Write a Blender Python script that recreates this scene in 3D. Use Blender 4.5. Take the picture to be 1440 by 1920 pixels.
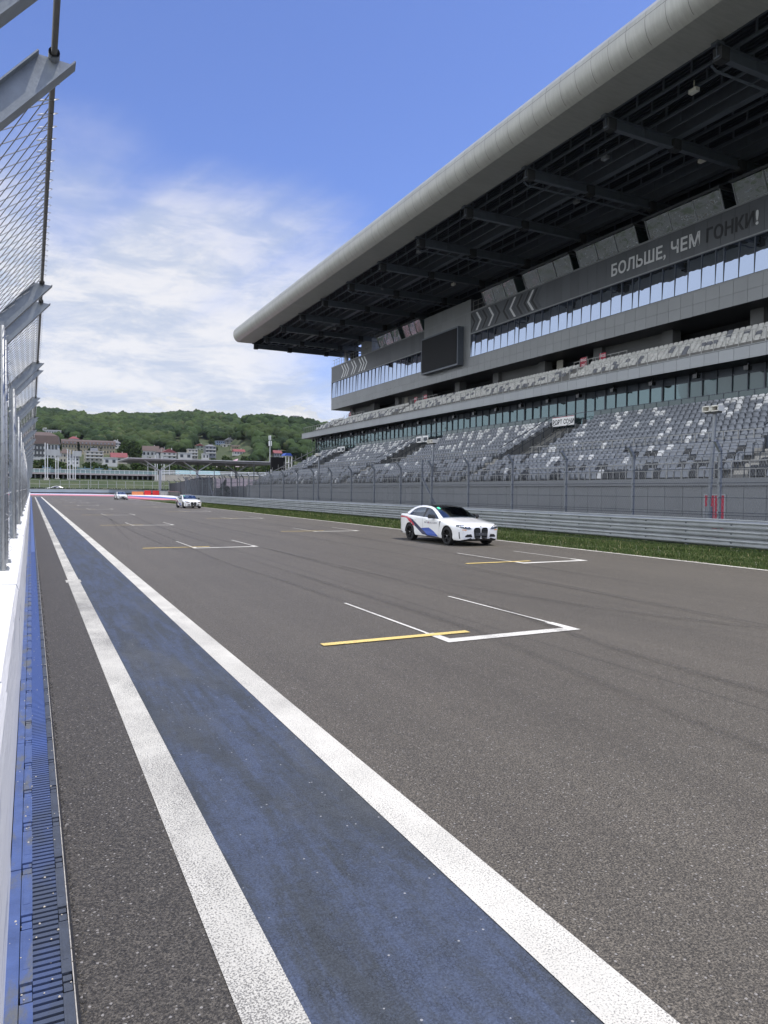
import bpy, bmesh, math, random
import numpy as np
from mathutils import Vector, Matrix, noise
from mathutils.bvhtree import BVHTree

random.seed(7); rng = np.random.default_rng(7)
for o in list(bpy.data.objects): bpy.data.objects.remove(o)
sc = bpy.context.scene; COL = sc.collection

# ------------------------------------------------------------------ camera
CH = 1.94
cd = bpy.data.cameras.new("camera"); cam = bpy.data.objects.new("camera", cd); COL.objects.link(cam)
cd.sensor_fit = 'VERTICAL'; cd.sensor_height = 36.0; cd.lens = 1335/1920*36.0
cd.clip_start = 0.05; cd.clip_end = 6000
R_ = Vector((0.89593759, -0.44405595, 0.01049555)); U_ = Vector((0.00325151, 0.03018507, 0.99953904)); F_ = Vector((0.44416806, 0.89549047, -0.02848779))
cam.matrix_world = Matrix(((R_.x, U_.x, -F_.x, 0), (R_.y, U_.y, -F_.y, 0), (R_.z, U_.z, -F_.z, CH), (0, 0, 0, 1)))
sc.camera = cam
sc.render.resolution_x = 768; sc.render.resolution_y = 1024

# ------------------------------------------------------------------ sun and sky
SUN = Vector((.31, -.20, 1.0)).normalized()
ELEV = math.asin(SUN.z); ROT = math.atan2(SUN.x, SUN.y)
ld = bpy.data.lights.new("sun", 'SUN'); ld.energy = 4.0; ld.angle = math.radians(.6); ld.color = (1, .94, .84)
sun = bpy.data.objects.new("sun", ld); COL.objects.link(sun)
sun.rotation_euler = SUN.to_track_quat('Z', 'Y').to_euler()

class NT:
    """tiny node helper"""
    def __init__(s, tree): s.t = tree; s.n = tree.nodes; s.l = tree.links
    def node(s, ty, **kw):
        n = s.n.new(ty)
        for k, v in kw.items(): setattr(n, k, v)
        return n
    def put(s, sock, v):
        if isinstance(v, bpy.types.NodeSocket): s.l.new(v, sock)
        elif v is not None: sock.default_value = v
    def math(s, op, a, b=None, c=None, clamp=False):
        n = s.node('ShaderNodeMath', operation=op); n.use_clamp = clamp
        s.put(n.inputs[0], a); s.put(n.inputs[1], b)
        if c is not None: s.put(n.inputs[2], c)
        return n.outputs[0]
    def vmath(s, op, a, b=None):
        n = s.node('ShaderNodeVectorMath', operation=op); s.put(n.inputs[0], a); s.put(n.inputs[1], b); return n.outputs[0]
    def noise(s, vec, scale, detail=3, rough=.55, dist=0):
        n = s.node('ShaderNodeTexNoise'); s.put(n.inputs['Vector'], vec); n.inputs['Scale'].default_value = scale
        n.inputs['Detail'].default_value = detail; n.inputs['Roughness'].default_value = rough; n.inputs['Distortion'].default_value = dist
        return n.outputs[0]
    def voro(s, vec, scale, feature='F1', out=0, rnd=1.0):
        n = s.node('ShaderNodeTexVoronoi', feature=feature); s.put(n.inputs['Vector'], vec); n.inputs['Scale'].default_value = scale
        n.inputs['Randomness'].default_value = rnd
        return n.outputs[out]
    def ss(s, x, a, b, lo=0., hi=1.):
        n = s.node('ShaderNodeMapRange', interpolation_type='SMOOTHSTEP'); s.put(n.inputs[0], x)
        s.put(n.inputs[1], a); s.put(n.inputs[2], b); s.put(n.inputs[3], lo); s.put(n.inputs[4], hi)
        return n.outputs[0]
    def mix(s, f, a, b, mode='MIX'):
        n = s.node('ShaderNodeMix', data_type='RGBA', blend_type=mode); s.put(n.inputs[0], f)
        s.put(n.inputs[6], a if isinstance(a, bpy.types.NodeSocket) else (*a, 1)); s.put(n.inputs[7], b if isinstance(b, bpy.types.NodeSocket) else (*b, 1))
        return n.outputs[2]
    def scale(s, vec, sx, sy, sz):
        return s.vmath('MULTIPLY', vec, (sx, sy, sz))
    def sep(s, vec):
        n = s.node('ShaderNodeSeparateXYZ'); s.put(n.inputs[0], vec); return n.outputs
    def comb(s, x, y, z):
        n = s.node('ShaderNodeCombineXYZ'); s.put(n.inputs[0], x); s.put(n.inputs[1], y); s.put(n.inputs[2], z); return n.outputs[0]

w = bpy.data.worlds.new("World"); sc.world = w; w.use_nodes = True
N = NT(w.node_tree); w.node_tree.nodes.clear()
wo = N.node('ShaderNodeOutputWorld'); bg = N.node('ShaderNodeBackground'); N.l.new(bg.outputs[0], wo.inputs[0])
sky = N.node('ShaderNodeTexSky', sky_type='NISHITA'); sky.sun_disc = False; sky.sun_elevation = ELEV; sky.sun_rotation = ROT
sky.air_density = 1.0; sky.dust_density = .6; sky.ozone_density = 1.5; sky.altitude = 0
tc = N.node('ShaderNodeTexCoord'); d = tc.outputs['Generated']
sx, sy, sz = N.sep(d)
zz = N.math('ADD', N.math('MAXIMUM', sz, 0.0), .09)
pv = N.comb(N.math('DIVIDE', sx, zz), N.math('DIVIDE', sy, zz), 0.0)
# wispy cirrus drawn out, and low cumulus bank over the horizon
c1 = N.noise(N.vmath('ADD', N.scale(pv, .62, .17, 1), (1.7, 3.1, 0)), 1.1, 9, .56, .9)
c2 = N.noise(N.vmath('ADD', N.scale(pv, .28, .2, 1), (4.2, .3, 0)), 1.2, 4, .5, .3)
az = N.math('DIVIDE', sx, N.math('MAXIMUM', sy, .02))          # 0 along the track, grows to the right
low = N.ss(sz, .58, .24)
left = N.ss(az, .60, .0)
cover = N.math('ADD', N.math('MULTIPLY', low, .26), N.math('MULTIPLY', left, .17))
dens = N.math('ADD', N.math('MULTIPLY', c1, .62), N.math('MULTIPLY', c2, .38))
dens = N.math('ADD', dens, cover)
m1 = N.ss(dens, .68, .87)
c3 = N.noise(N.scale(d, 1, 1, 2.6), 9.0, 7, .62, .2)
bank = N.ss(N.math('ADD', c3, N.ss(sz, .19, .05, 0, .26)), .58, .70)
bank = N.math('MULTIPLY', bank, N.ss(sz, .24, .12))
horizon = N.ss(sz, .22, .0, 0, .62)
mask = N.math('MAXIMUM', N.math('MULTIPLY', m1, .88), N.math('MAXIMUM', bank, horizon))
ccol = N.mix(N.ss(N.noise(N.scale(d, 1, 1, 3.2), 9.0, 7, .65, .3), .36, .64), (6.2, 6.8, 7.9), (9.6, 9.45, 9.3))
hs = N.node('ShaderNodeHueSaturation'); hs.inputs['Saturation'].default_value = .93; hs.inputs['Value'].default_value = 1.0
N.l.new(sky.outputs[0], hs.inputs['Color'])
side = N.ss(sx, -.12, -.50)       # bright cloud bank added to the unseen pit-side sky to lift the shade
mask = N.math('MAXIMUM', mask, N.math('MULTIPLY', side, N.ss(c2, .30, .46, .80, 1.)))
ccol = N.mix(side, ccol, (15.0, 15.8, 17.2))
skyb = N.mix(1.0, hs.outputs[0], (1.12, 1.28, 1.95), 'MULTIPLY')
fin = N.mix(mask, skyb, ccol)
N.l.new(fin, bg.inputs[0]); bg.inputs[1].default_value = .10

sc.view_settings.view_transform = 'Standard'; sc.view_settings.look = 'None'
sc.view_settings.exposure = 0.0; sc.view_settings.gamma = 1.0
sc.render.engine = 'CYCLES'

# ------------------------------------------------------------------ helpers
def link(name, me, mats, parent=None, smooth=None):
    o = bpy.data.objects.new(name, me); COL.objects.link(o)
    for m in (mats if isinstance(mats, (list, tuple)) else [mats]):
        me.materials.append(m)
    if parent: o.parent = parent
    if smooth is not None:
        me.polygons.foreach_set('use_smooth', [True]*len(me.polygons))
        me.set_sharp_from_angle(angle=math.radians(smooth))
    return o
def tag(o, label=None, cat=None, group=None, kind=None):
    if label: o['label'] = label
    if cat: o['category'] = cat
    if group: o['group'] = group
    if kind: o['kind'] = kind
    return o
def empty(name, loc=(0, 0, 0), rz=0, label=None, cat=None, group=None):
    o = bpy.data.objects.new(name, None); COL.objects.link(o); o.location = loc; o.rotation_euler = (0, 0, rz)
    o.empty_display_size = .2
    return tag(o, label, cat, group)

class MB:
    def __init__(s): s.v = []; s.f = []; s.m = []
    def add(s, vs, fs, mi=0):
        b = len(s.v); s.v += [tuple(v) for v in vs]; s.f += [tuple(b+i for i in f) for f in fs]; s.m += [mi]*len(fs); return s
    def box(s, x0, x1, y0, y1, z0, z1, mi=0):
        return s.add([(x0,y0,z0),(x1,y0,z0),(x1,y1,z0),(x0,y1,z0),(x0,y0,z1),(x1,y0,z1),(x1,y1,z1),(x0,y1,z1)],
                     [(0,3,2,1),(4,5,6,7),(0,1,5,4),(1,2,6,5),(2,3,7,6),(3,0,4,7)], mi)
    def bar(s, p, q, w, h, mi=0, up=(0,0,1)):
        p = Vector(p); q = Vector(q); d = (q-p); d.normalize(); u = Vector(up)
        if abs(d.dot(u)) > .98: u = Vector((1,0,0)) if abs(d.x) < .9 else Vector((0,1,0))
        a = d.cross(u).normalized()*(w/2); b = a.cross(d).normalized()*(h/2)
        vs = [p-a-b, p+a-b, p+a+b, p-a+b, q-a-b, q+a-b, q+a+b, q-a+b]
        return s.add(vs, [(0,1,2,3),(7,6,5,4),(0,4,5,1),(1,5,6,2),(2,6,7,3),(3,7,4,0)], mi)
    def tube(s, pts, r, n=6, mi=0, closed=False, caps=True):
        pts = [Vector(p) for p in pts]; m = len(pts); rs = r if isinstance(r, (list, tuple)) else [r]*m
        vs = []; ref = None
        for i in range(m):
            a = pts[i-1] if (i > 0 or closed) else pts[i]; b = pts[(i+1) % m] if (i < m-1 or closed) else pts[i]
            t = (b-a).normalized()
            if ref is None: ref = Vector((0,0,1)) if abs(t.z) < .9 else Vector((1,0,0))
            u = (ref - t*ref.dot(t)).normalized(); ref = u; v = t.cross(u)
            for k in range(n):
                an = 2*math.pi*k/n; vs.append(pts[i]+(u*math.cos(an)+v*math.sin(an))*rs[i])
        fs = []
        for i in range(m if closed else m-1):
            j = (i+1) % m
            for k in range(n): fs.append((i*n+k, i*n+(k+1) % n, j*n+(k+1) % n, j*n+k))
        if caps and not closed: fs += [tuple(range(n-1, -1, -1)), tuple((m-1)*n+k for k in range(n))]
        return s.add(vs, fs, mi)
    def prism(s, prof, axis, a, b, mi=0, caps=True):
        """profile of (u,v) pairs extruded along axis x, y or z"""
        n = len(prof)
        def P(u, v, t): return {'x': (t, u, v), 'y': (u, t, v), 'z': (u, v, t)}[axis]
        vs = [P(u, v, a) for u, v in prof]+[P(u, v, b) for u, v in prof]
        fs = [(i, (i+1) % n, n+(i+1) % n, n+i) for i in range(n)]
        if caps: fs += [tuple(range(n-1, -1, -1)), tuple(range(n, 2*n))]
        return s.add(vs, fs, mi)
    def quad(s, a, b, c, d_, mi=0): return s.add([a, b, c, d_], [(0,1,2,3)], mi)
    def poly(s, pts, mi=0): return s.add(pts, [tuple(range(len(pts)))], mi)
    def lathe(s, prof, n=20, c=(0,0,0), axis='z', mi=0):
        vs = []
        for r, t in prof:
            for k in range(n):
                a = 2*math.pi*k/n; x, y = r*math.cos(a), r*math.sin(a)
                vs.append({'z': (c[0]+x, c[1]+y, c[2]+t), 'y': (c[0]+x, c[1]+t, c[2]+y), 'x': (c[0]+t, c[1]+x, c[2]+y)}[axis])
        fs = [(i*n+k, i*n+(k+1) % n, (i+1)*n+(k+1) % n, (i+1)*n+k) for i in range(len(prof)-1) for k in range(n)]
        return s.add(vs, fs, mi)
    def mesh(s, name):
        me = bpy.data.meshes.new(name); me.from_pydata(s.v, [], s.f)
        if any(s.m): me.polygons.foreach_set('material_index', s.m)
        me.update(); return me
    def fix(s, me):
        bm = bmesh.new(); bm.from_mesh(me); bmesh.ops.recalc_face_normals(bm, faces=bm.faces); bm.to_mesh(me); bm.free()
    def build(s, name, mats, parent=None, smooth=None, fix=True):
        me = s.mesh(name)
        if fix: s.fix(me)
        return link(name, me, mats, parent, smooth)
    def arrays(s): return np.array(s.v, float), s.f, s.m

def bulk(name, tv, tf, mats, xf, matidx=None, parent=None, smooth=None):
    """one mesh out of many copies of a template; xf = (n,4,3) rows: 3x3 basis then translation; matidx per copy or None"""
    tv = np.asarray(tv, float); nv = len(tv); n = len(xf); xf = np.asarray(xf, float)
    V = np.einsum('vi,nij->nvj', tv, xf[:, :3, :])+xf[:, None, 3, :]
    sizes = np.array([len(f) for f in tf]); flat = np.concatenate([np.array(f) for f in tf])
    loops = (flat[None, :]+np.arange(n)[:, None]*nv).ravel(); lt = np.tile(sizes, n); ls = np.concatenate([[0], np.cumsum(lt)[:-1]])
    me = bpy.data.meshes.new(name); me.vertices.add(n*nv); me.vertices.foreach_set('co', V.ravel())
    me.loops.add(len(loops)); me.loops.foreach_set('vertex_index', loops.astype(np.int32))
    me.polygons.add(len(lt)); me.polygons.foreach_set('loop_start', ls.astype(np.int32)); me.polygons.foreach_set('loop_total', lt.astype(np.int32))
    if matidx is not None: me.polygons.foreach_set('material_index', np.repeat(np.asarray(matidx), len(tf)).astype(np.int32))
    if smooth: me.polygons.foreach_set('use_smooth', np.ones(len(lt), bool))
    me.update(calc_edges=True); me.validate()
    o = bpy.data.objects.new(name, me); COL.objects.link(o)
    for m in (mats if isinstance(mats, (list, tuple)) else [mats]): me.materials.append(m)
    if parent: o.parent = parent
    return o
def xfm(loc, rz=0., s=1.):
    c, q = math.cos(rz)*s, math.sin(rz)*s
    return [(c, q, 0), (-q, c, 0), (0, 0, s), loc]

# ------------------------------------------------------------------ materials
def newmat(name):
    m = bpy.data.materials.new(name); m.use_nodes = True; m.node_tree.nodes.clear()
    n = NT(m.node_tree); out = n.node('ShaderNodeOutputMaterial'); b = n.node('ShaderNodeBsdfPrincipled'); n.l.new(b.outputs[0], out.inputs[0])
    return m, n, b, out
def pm(name, col, rough=.6, metal=0., var=.12, scale=3., bump=0., bscale=40., island=0., spec=.5, coat=0., stretch=None, dirt=None, dscale=3., dlo=.5, dst=(1, .3, 1)):
    m, n, b, out = newmat(name)
    g = n.node('ShaderNodeNewGeometry'); tc = n.node('ShaderNodeTexCoord'); vec = tc.outputs['Object']
    if stretch: vec = n.scale(vec, *stretch)
    f = n.noise(vec, scale, 5, .6)
    f = n.math('ADD', n.math('MULTIPLY', n.math('SUBTRACT', f, .5), 2*var*2), 1.0)
    if island:
        f = n.math('MULTIPLY', f, n.math('ADD', n.math('MULTIPLY', n.math('SUBTRACT', g.outputs['Random Per Island'], .5), 2*island), 1.0))
    c = n.vmath('SCALE', (*col,)); sn = c.node; n.put(sn.inputs[3], f)
    if dirt: c = n.mix(n.ss(n.noise(n.scale(tc.outputs['Object'], *dst), dscale, 6, .65, .4), dlo, dlo+.16), c, dirt)
    n.l.new(c, b.inputs['Base Color'])
    b.inputs['Roughness'].default_value = rough; b.inputs['Metallic'].default_value = metal; b.inputs['Specular IOR Level'].default_value = spec
    b.inputs['Coat Weight'].default_value = coat; b.inputs['Coat Roughness'].default_value = .04
    if bump:
        bp = n.node('ShaderNodeBump'); bp.inputs['Strength'].default_value = bump; bp.inputs['Distance'].default_value = .02
        n.put(bp.inputs['Height'], n.noise(vec, bscale, 4, .6)); n.l.new(bp.outputs[0], b.inputs['Normal'])
    return m

def asphalt(name, col, warm=(1, 1, 1), streaks=True):
    m, n, b, out = newmat(name); tc = n.node('ShaderNodeTexCoord'); v = tc.outputs['Object']
    big = n.noise(v, .25, 5, .6); mid = n.noise(v, 2.2, 4, .6); fine = n.noise(v, 95, 2, .7); grit = n.voro(v, 140, 'F1', 1)
    gr = n.sep(grit)[0]
    st = n.noise(n.scale(v, 1.3, .02, 1), 2.0, 4, .6)
    f = n.math('ADD', n.math('MULTIPLY', n.math('SUBTRACT', big, .5), .35), 1.0)
    f = n.math('ADD', f, n.math('MULTIPLY', n.math('SUBTRACT', mid, .5), .16))
    f = n.math('ADD', f, n.math('MULTIPLY', n.math('SUBTRACT', st, .5), .50 if streaks else .15))
    if streaks:
        s = n.sep(v); wob = n.math('MULTIPLY', n.math('SUBTRACT', n.noise(v, .6, 3), .5), .06); xx = n.math('ADD', s[0], wob)
        for xj in (5.95, 9.9, 13.75): f = n.math('MULTIPLY', f, n.ss(n.math('ABSOLUTE', n.math('SUBTRACT', xx, xj)), .004, .022, .62, 1.))
        for xj, wj in ((8.6, 1.5), (12.3, 1.2), (4.4, .7)): f = n.math('MULTIPLY', f, n.ss(n.math('ABSOLUTE', n.math('SUBTRACT', s[0], xj)), 0, wj, .93, 1.))
        ty = n.math('FRACT', n.math('DIVIDE', n.math('ADD', s[1], wob), 37.)); f = n.math('MULTIPLY', f, n.ss(n.math('ABSOLUTE', n.math('SUBTRACT', ty, .55)), .0002, .0012, .75, 1.))
    f = n.math('MULTIPLY', f, n.ss(fine, .30, .70, .38, 1.56))
    f = n.math('MULTIPLY', f, n.ss(gr, .0, 1., .50, 1.50))
    chip = n.ss(n.sep(n.voro(v, 60, 'F1', 1))[1], .88, .97); dist = n.ss(n.voro(v, 60, 'F1', 0), .42, .3)
    c = n.vmath('SCALE', (*col,)); n.put(c.node.inputs[3], f)
    c = n.mix(n.math('MULTIPLY', n.math('MULTIPLY', chip, dist), .55), c, (.46, .44, .41))
    n.l.new(c, b.inputs['Base Color']); b.inputs['Roughness'].default_value = .62; b.inputs['Specular IOR Level'].default_value = .55
    bp = n.node('ShaderNodeBump'); bp.inputs['Strength'].default_value = .9; bp.inputs['Distance'].default_value = .006
    n.put(bp.inputs['Height'], n.math('ADD', fine, n.math('MULTIPLY', gr, .6))); n.l.new(bp.outputs[0], b.inputs['Normal'])
    return m
ASPH = asphalt('asphalt_track', (.100, .088, .069))
ASPH_D = asphalt('asphalt_edge', (.066, .059, .048), streaks=False)
ASPH_P = asphalt('asphalt_service', (.12, .115, .11), streaks=False)

def paint(name, col, under=(.10, .09, .08), wear=.5, grain=70., rough=.7, coarse=1.5, lift=0.):
    m, n, b, out = newmat(name); tc = n.node('ShaderNodeTexCoord'); v = tc.outputs['Object']
    sp = n.noise(v, grain, 2, .65); bigw = n.noise(n.scale(v, 1, .45, 1), coarse, 5, .65)
    thr = n.math('ADD', n.math('MULTIPLY', bigw, wear), .5-wear*.5-.10+lift)
    k = n.ss(n.math('SUBTRACT', sp, thr), -.10, .06)     # 1 = paint stays
    tone = n.ss(n.noise(v, .8, 4, .6), .3, .7, .86, 1.08)
    c = n.vmath('SCALE', (*col,)); n.put(c.node.inputs[3], tone)
    c = n.mix(k, under, c)
    n.l.new(c, b.inputs['Base Color']); b.inputs['Roughness'].default_value = rough
    bp = n.node('ShaderNodeBump'); bp.inputs['Strength'].default_value = .7; bp.inputs['Distance'].default_value = .004
    n.put(bp.inputs['Height'], n.noise(v, 110, 2, .7)); n.l.new(bp.outputs[0], b.inputs['Normal'])
    return m
WHITE_L = paint('white_line_worn', (.60, .585, .52), (.19, .185, .17), .62, 110, coarse=1.0, lift=.095)
WHITE_R = paint('white_line_fresh', (.64, .62, .55), (.27, .26, .235), .40, 115, lift=.05)
WHITE_T = paint('white_line_thin', (.70, .68, .62), (.24, .22, .20), .25, 60)
YELLOW = paint('yellow_marking', (.80, .60, .20), (.20, .17, .13), .3, 60)

def blue_mat():
    m, n, b, out = newmat('blue_painted_asphalt'); tc = n.node('ShaderNodeTexCoord'); v = tc.outputs['Object']
    pat = n.noise(n.scale(v, 3.2, .32, 1), 1.9, 8, .68, .5); pat2 = n.noise(v, 14, 5, .7)
    k = n.ss(n.math('ADD', n.math('MULTIPLY', pat, .75), n.math('MULTIPLY', pat2, .25)), .40, .64)
    dirt = n.ss(n.noise(n.scale(v, 1.1, .35, 1), 1.1, 5, .6, .4), .5, .68)
    c = n.mix(n.math('MULTIPLY', k, .85), (.042, .050, .060), (.062, .083, .138))
    c = n.mix(n.math('MULTIPLY', dirt, .75), c, (.070, .076, .080))
    wv = n.vmath('ADD', v, n.scale(n.comb(n.noise(v, 20, 3), n.noise(n.vmath('ADD', v, (7, 3, 1)), 20, 3), 0.0), .05, .05, 0))
    cr = n.ss(n.voro(wv, 48, 'DISTANCE_TO_EDGE'), .0, .045, .55, 1.)
    crm = n.ss(n.noise(v, 5, 3), .45, .6); cr = n.math('ADD', cr, n.math('MULTIPLY', n.math('SUBTRACT', 1., cr), n.math('SUBTRACT', 1., crm)))
    g = n.math('MULTIPLY', n.ss(n.noise(v, 110, 2, .7), .25, .75, .62, 1.4), cr)
    c2 = n.vmath('SCALE', c); n.put(c2.node.inputs[3], g)
    chip = n.math('MULTIPLY', n.ss(n.sep(n.voro(v, 45, 'F1', 1))[1], .975, .99), n.ss(n.voro(v, 45), .3, .2))
    c3 = n.mix(n.math('MULTIPLY', chip, .6), c2, (.5, .5, .5))
    n.l.new(c3, b.inputs['Base Color']); b.inputs['Roughness'].default_value = .68
    bp = n.node('ShaderNodeBump'); bp.inputs['Strength'].default_value = .8; bp.inputs['Distance'].default_value = .005
    n.put(bp.inputs['Height'], n.math('ADD', n.noise(v, 110, 2, .7), n.math('MULTIPLY', cr, .7))); n.l.new(bp.outputs[0], b.inputs['Normal'])
    return m
BLUE = blue_mat()

def soft(name, col, strength=.6, sx=3., sy=.6):
    """rubber left on the road: dark film with ragged cover"""
    m, n, b, out = newmat(name); tc = n.node('ShaderNodeTexCoord'); v = tc.outputs['Object']
    tr = n.node('ShaderNodeBsdfTransparent'); mx = n.node('ShaderNodeMixShader')
    uv = tc.outputs['UV']; u = n.sep(uv)[0]
    edge = n.math('MULTIPLY', n.ss(u, 0., .35), n.ss(u, 1., .65))
    ends = n.math('MULTIPLY', n.ss(n.sep(uv)[1], 0., .15), n.ss(n.sep(uv)[1], 1., .8))
    k = n.math('MULTIPLY', n.math('MULTIPLY', edge, ends), n.ss(n.noise(v, 30, 4, .7), .3, .7, .3, 1.))
    k = n.math('MULTIPLY', k, n.ss(n.noise(v, .5, 3), .3, .6, .35, 1.))
    n.put(mx.inputs[0], n.math('MULTIPLY', k, strength)); n.l.new(tr.outputs[0], mx.inputs[1]); n.l.new(b.outputs[0], mx.inputs[2]); n.l.new(mx.outputs[0], out.inputs[0])
    b.inputs['Base Color'].default_value = (*col, 1); b.inputs['Roughness'].default_value = .7
    return m
RUBBER = soft('tyre_rubber_film', (.03, .028, .027), .26)

def grass_mat(name, a, b_, sc_=1.):
    m, n, b, out = newmat(name); tc = n.node('ShaderNodeTexCoord'); v = tc.outputs['Object']
    f = n.noise(v, 6*sc_, 5, .7); g = n.noise(v, .4*sc_, 4, .6)
    c = n.mix(n.ss(n.math('ADD', n.math('MULTIPLY', f, .5), n.math('MULTIPLY', g, .5)), .35, .65), a, b_)
    n.l.new(c, b.inputs['Base Color']); b.inputs['Roughness'].default_value = .9; b.inputs['Specular IOR Level'].default_value = .2
    return m
GRASS = grass_mat('grass_ground', (.035, .050, .018), (.062, .080, .028))
GRASS_F = grass_mat('grass_bank', (.040, .062, .028), (.085, .095, .050), .25)
def blade_mat():
    m, n, b, out = newmat('grass_blades'); g = n.node('ShaderNodeNewGeometry')
    c = n.mix(n.ss(g.outputs['Random Per Island'], 0, 1), (.045, .080, .020), (.105, .135, .040))
    c = n.mix(n.ss(g.outputs['Random Per Island'], .93, .96), c, (.30, .27, .14))
    n.l.new(c, b.inputs['Base Color']); b.inputs['Roughness'].default_value = .7; b.inputs['Specular IOR Level'].default_value = .2
    return m
BLADE = blade_mat()

WALLW = pm('white_painted_concrete', (.76, .76, .75), .6, 0, .07, 1.2, .6, 14, stretch=(1, .12, 1), dirt=(.36, .38, .44), dscale=3.2, dlo=.57, dst=(1, .16, 2.2))
GALV = pm('galvanised_steel', (.30, .325, .345), .5, .45, .16, 9., .15, 60)
GALV_L = pm('guard_rail_steel', (.38, .395, .40), .42, .4, .14, 1.2, .05, 20)
GALV_D = pm('galvanised_weathered', (.26, .275, .295), .55, .4, .15, 6., .1, 60)
WIRE = pm('fence_wire', (.26, .27, .28), .4, .5, .1, 4.)
PIPE = pm('brown_grey_pipe', (.15, .145, .135), .55, .4, .12, 8.)
BLUEP = pm('blue_drain_plastic', (.068, .108, .25), .55, 0, .25, 7., .2, 60, dirt=(.12, .13, .14), dscale=8., dlo=.49)
BLUEG = pm('grey_blue_drain_cover', (.060, .072, .095), .6, 0, .3, 9., .2, 60, dirt=(.14, .12, .09), dscale=11., dlo=.60)
DARKM = pm('dark_trough', (.012, .013, .016), .8)
PANEL = pm('facade_panel', (.225, .235, .242), .42, .25, .05, .6, 0, 40, .05)
PANEL_L = pm('balcony_panel', (.30, .315, .33), .42, .25, .05, .6, 0, 40, .04)
PANEL_D = pm('dark_facade_panel', (.085, .092, .102), .42, .2, .07, .5, 0, 40, .10)
PANEL_W = pm('stand_wall_panel', (.185, .192, .20), .5, .15, .05, .6, 0, 40, .04)
SEAM = pm('panel_backing', (.03, .032, .036), .8)
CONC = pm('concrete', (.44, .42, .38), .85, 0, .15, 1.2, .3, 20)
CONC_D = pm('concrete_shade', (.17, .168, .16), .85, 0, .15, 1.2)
STEEL_D = pm('dark_steel', (.060, .072, .090), .45, .25, .15, 1.5)
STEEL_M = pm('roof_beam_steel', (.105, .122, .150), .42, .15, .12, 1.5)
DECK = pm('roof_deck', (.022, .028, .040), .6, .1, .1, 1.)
SOFF = pm('balcony_soffit', (.06, .063, .070), .5, .1, .1, .8)
RAILM = pm('railing_steel', (.34, .34, .33), .4, .5, .08, 5.)
SEATG = pm('seat_grey', (.245, .262, .295), .45, 0, .04, 2., 0, 1, .12)
SEATW = pm('seat_white', (.78, .78, .78), .45, 0, .04, 2., 0, 1, .08)
SEATK = pm('seat_black', (.025, .027, .032), .4, 0, .05, 2., 0, 1, .2)
SEATB = pm('seat_beige', (.66, .655, .625), .45, 0, .04, 2., 0, 1, .10)
SEATD = pm('seat_mid_grey', (.19, .20, .225), .45, 0, .04, 2., 0, 1, .12)
BLACK = pm('black_gloss', (.010, .011, .013), .25)
RUBB = pm('tyre_rubber', (.014, .014, .015), .75)
LAMPW = pm('lamp_housing_white', (.72, .70, .64), .5)
REDP = pm('red_paint', (.36, .012, .04), .5)
WHITEP = pm('white_paint_clean', (.78, .78, .78), .5)

def glass_mirror(name, tint=(.52, .58, .66), rough=.02, bump=.012, bs=.8, base=(.03, .035, .04), spec=.35):
    m, n, b, out = newmat(name); tc = n.node('ShaderNodeTexCoord')
    gl = n.node('ShaderNodeBsdfGlossy'); gl.inputs['Color'].default_value = (*tint, 1); gl.inputs['Roughness'].default_value = rough
    b.inputs['Base Color'].default_value = (*base, 1); b.inputs['Roughness'].default_value = .1
    fr = n.node('ShaderNodeFresnel'); fr.inputs[0].default_value = 1.5
    mx = n.node('ShaderNodeMixShader'); n.put(mx.inputs[0], n.math('ADD', n.math('MULTIPLY', fr.outputs[0], .7), spec, clamp=True))
    n.l.new(b.outputs[0], mx.inputs[1]); n.l.new(gl.outputs[0], mx.inputs[2]); n.l.new(mx.outputs[0], out.inputs[0])
    bp = n.node('ShaderNodeBump'); bp.inputs['Strength'].default_value = 1.; bp.inputs['Distance'].default_value = bump
    n.put(bp.inputs['Height'], n.noise(tc.outputs['Object'], bs, 2, .5)); n.l.new(bp.outputs[0], gl.inputs['Normal'])
    return m
MIRROR = glass_mirror('mirror_glass', (.35, .42, .56), .01, .003, .9, spec=.66)
TEALG = glass_mirror('teal_glass', (.12, .17, .18), .03, .05, .9, (.060, .088, .092), .03)
BOOTHG = glass_mirror('booth_glass', (.50, .56, .56), .02, .12, 1.0, (.05, .060, .060), .20)
SCREEN = pm('screen_black', (.012, .013, .016), .6, spec=.2)
def sheet(name, mat, polys, kind='structure'):
    mb = MB()
    for p in polys: mb.poly(p)
    o = mb.build(name, mat, fix=False)
    for f in o.data.polygons:
        if f.normal.z < 0: f.flip()
    return tag(o, kind=kind)
def rect(x0, x1, y0, y1, z): return [(x0, y0, z), (x1, y0, z), (x1, y1, z), (x0, y1, z)]
# ------------------------------------------------------------------ terrain
RX = [-2000,-129.0,-61.2,1.4,23.2,34.4,53.6,64.5,72.6,95.1,117.4,152.3,184.5,225.2,253.6,289.2,428.4,2500]
RZ = [40,66.9,75.4,83.2,82.8,81.9,79.7,78.4,81.4,82.1,83.4,86.0,89.9,88.6,81.6,76.6,83.5,60]
RX2 = [-2000,135.1,146.2,153.8,160.2,166.7,178.4,199.6,220.4,233.1,253.3,285.6,500,2500]
RZ2 = [-1,-1,23.9,40.0,49.3,55.6,58.5,57.0,55.8,54.0,51.7,48.4,40,10]
def Tn(x, y):
    x = np.asarray(x, float); y = np.asarray(y, float)
    near = np.interp(y, [175,235,240,255,268,296,330], [0,.6,1.0,1.2,1.4,6.0,7.0]); y0 = y; far = y > 330
    f = CH+(Th(x/KH, np.maximum(y, 528)/KH)-CH)*KH; t = np.clip((y-330)/198, 0, 1); fb = 7+(f-7)*t
    return np.where(far, fb, near)
KH = 1.6
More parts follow.
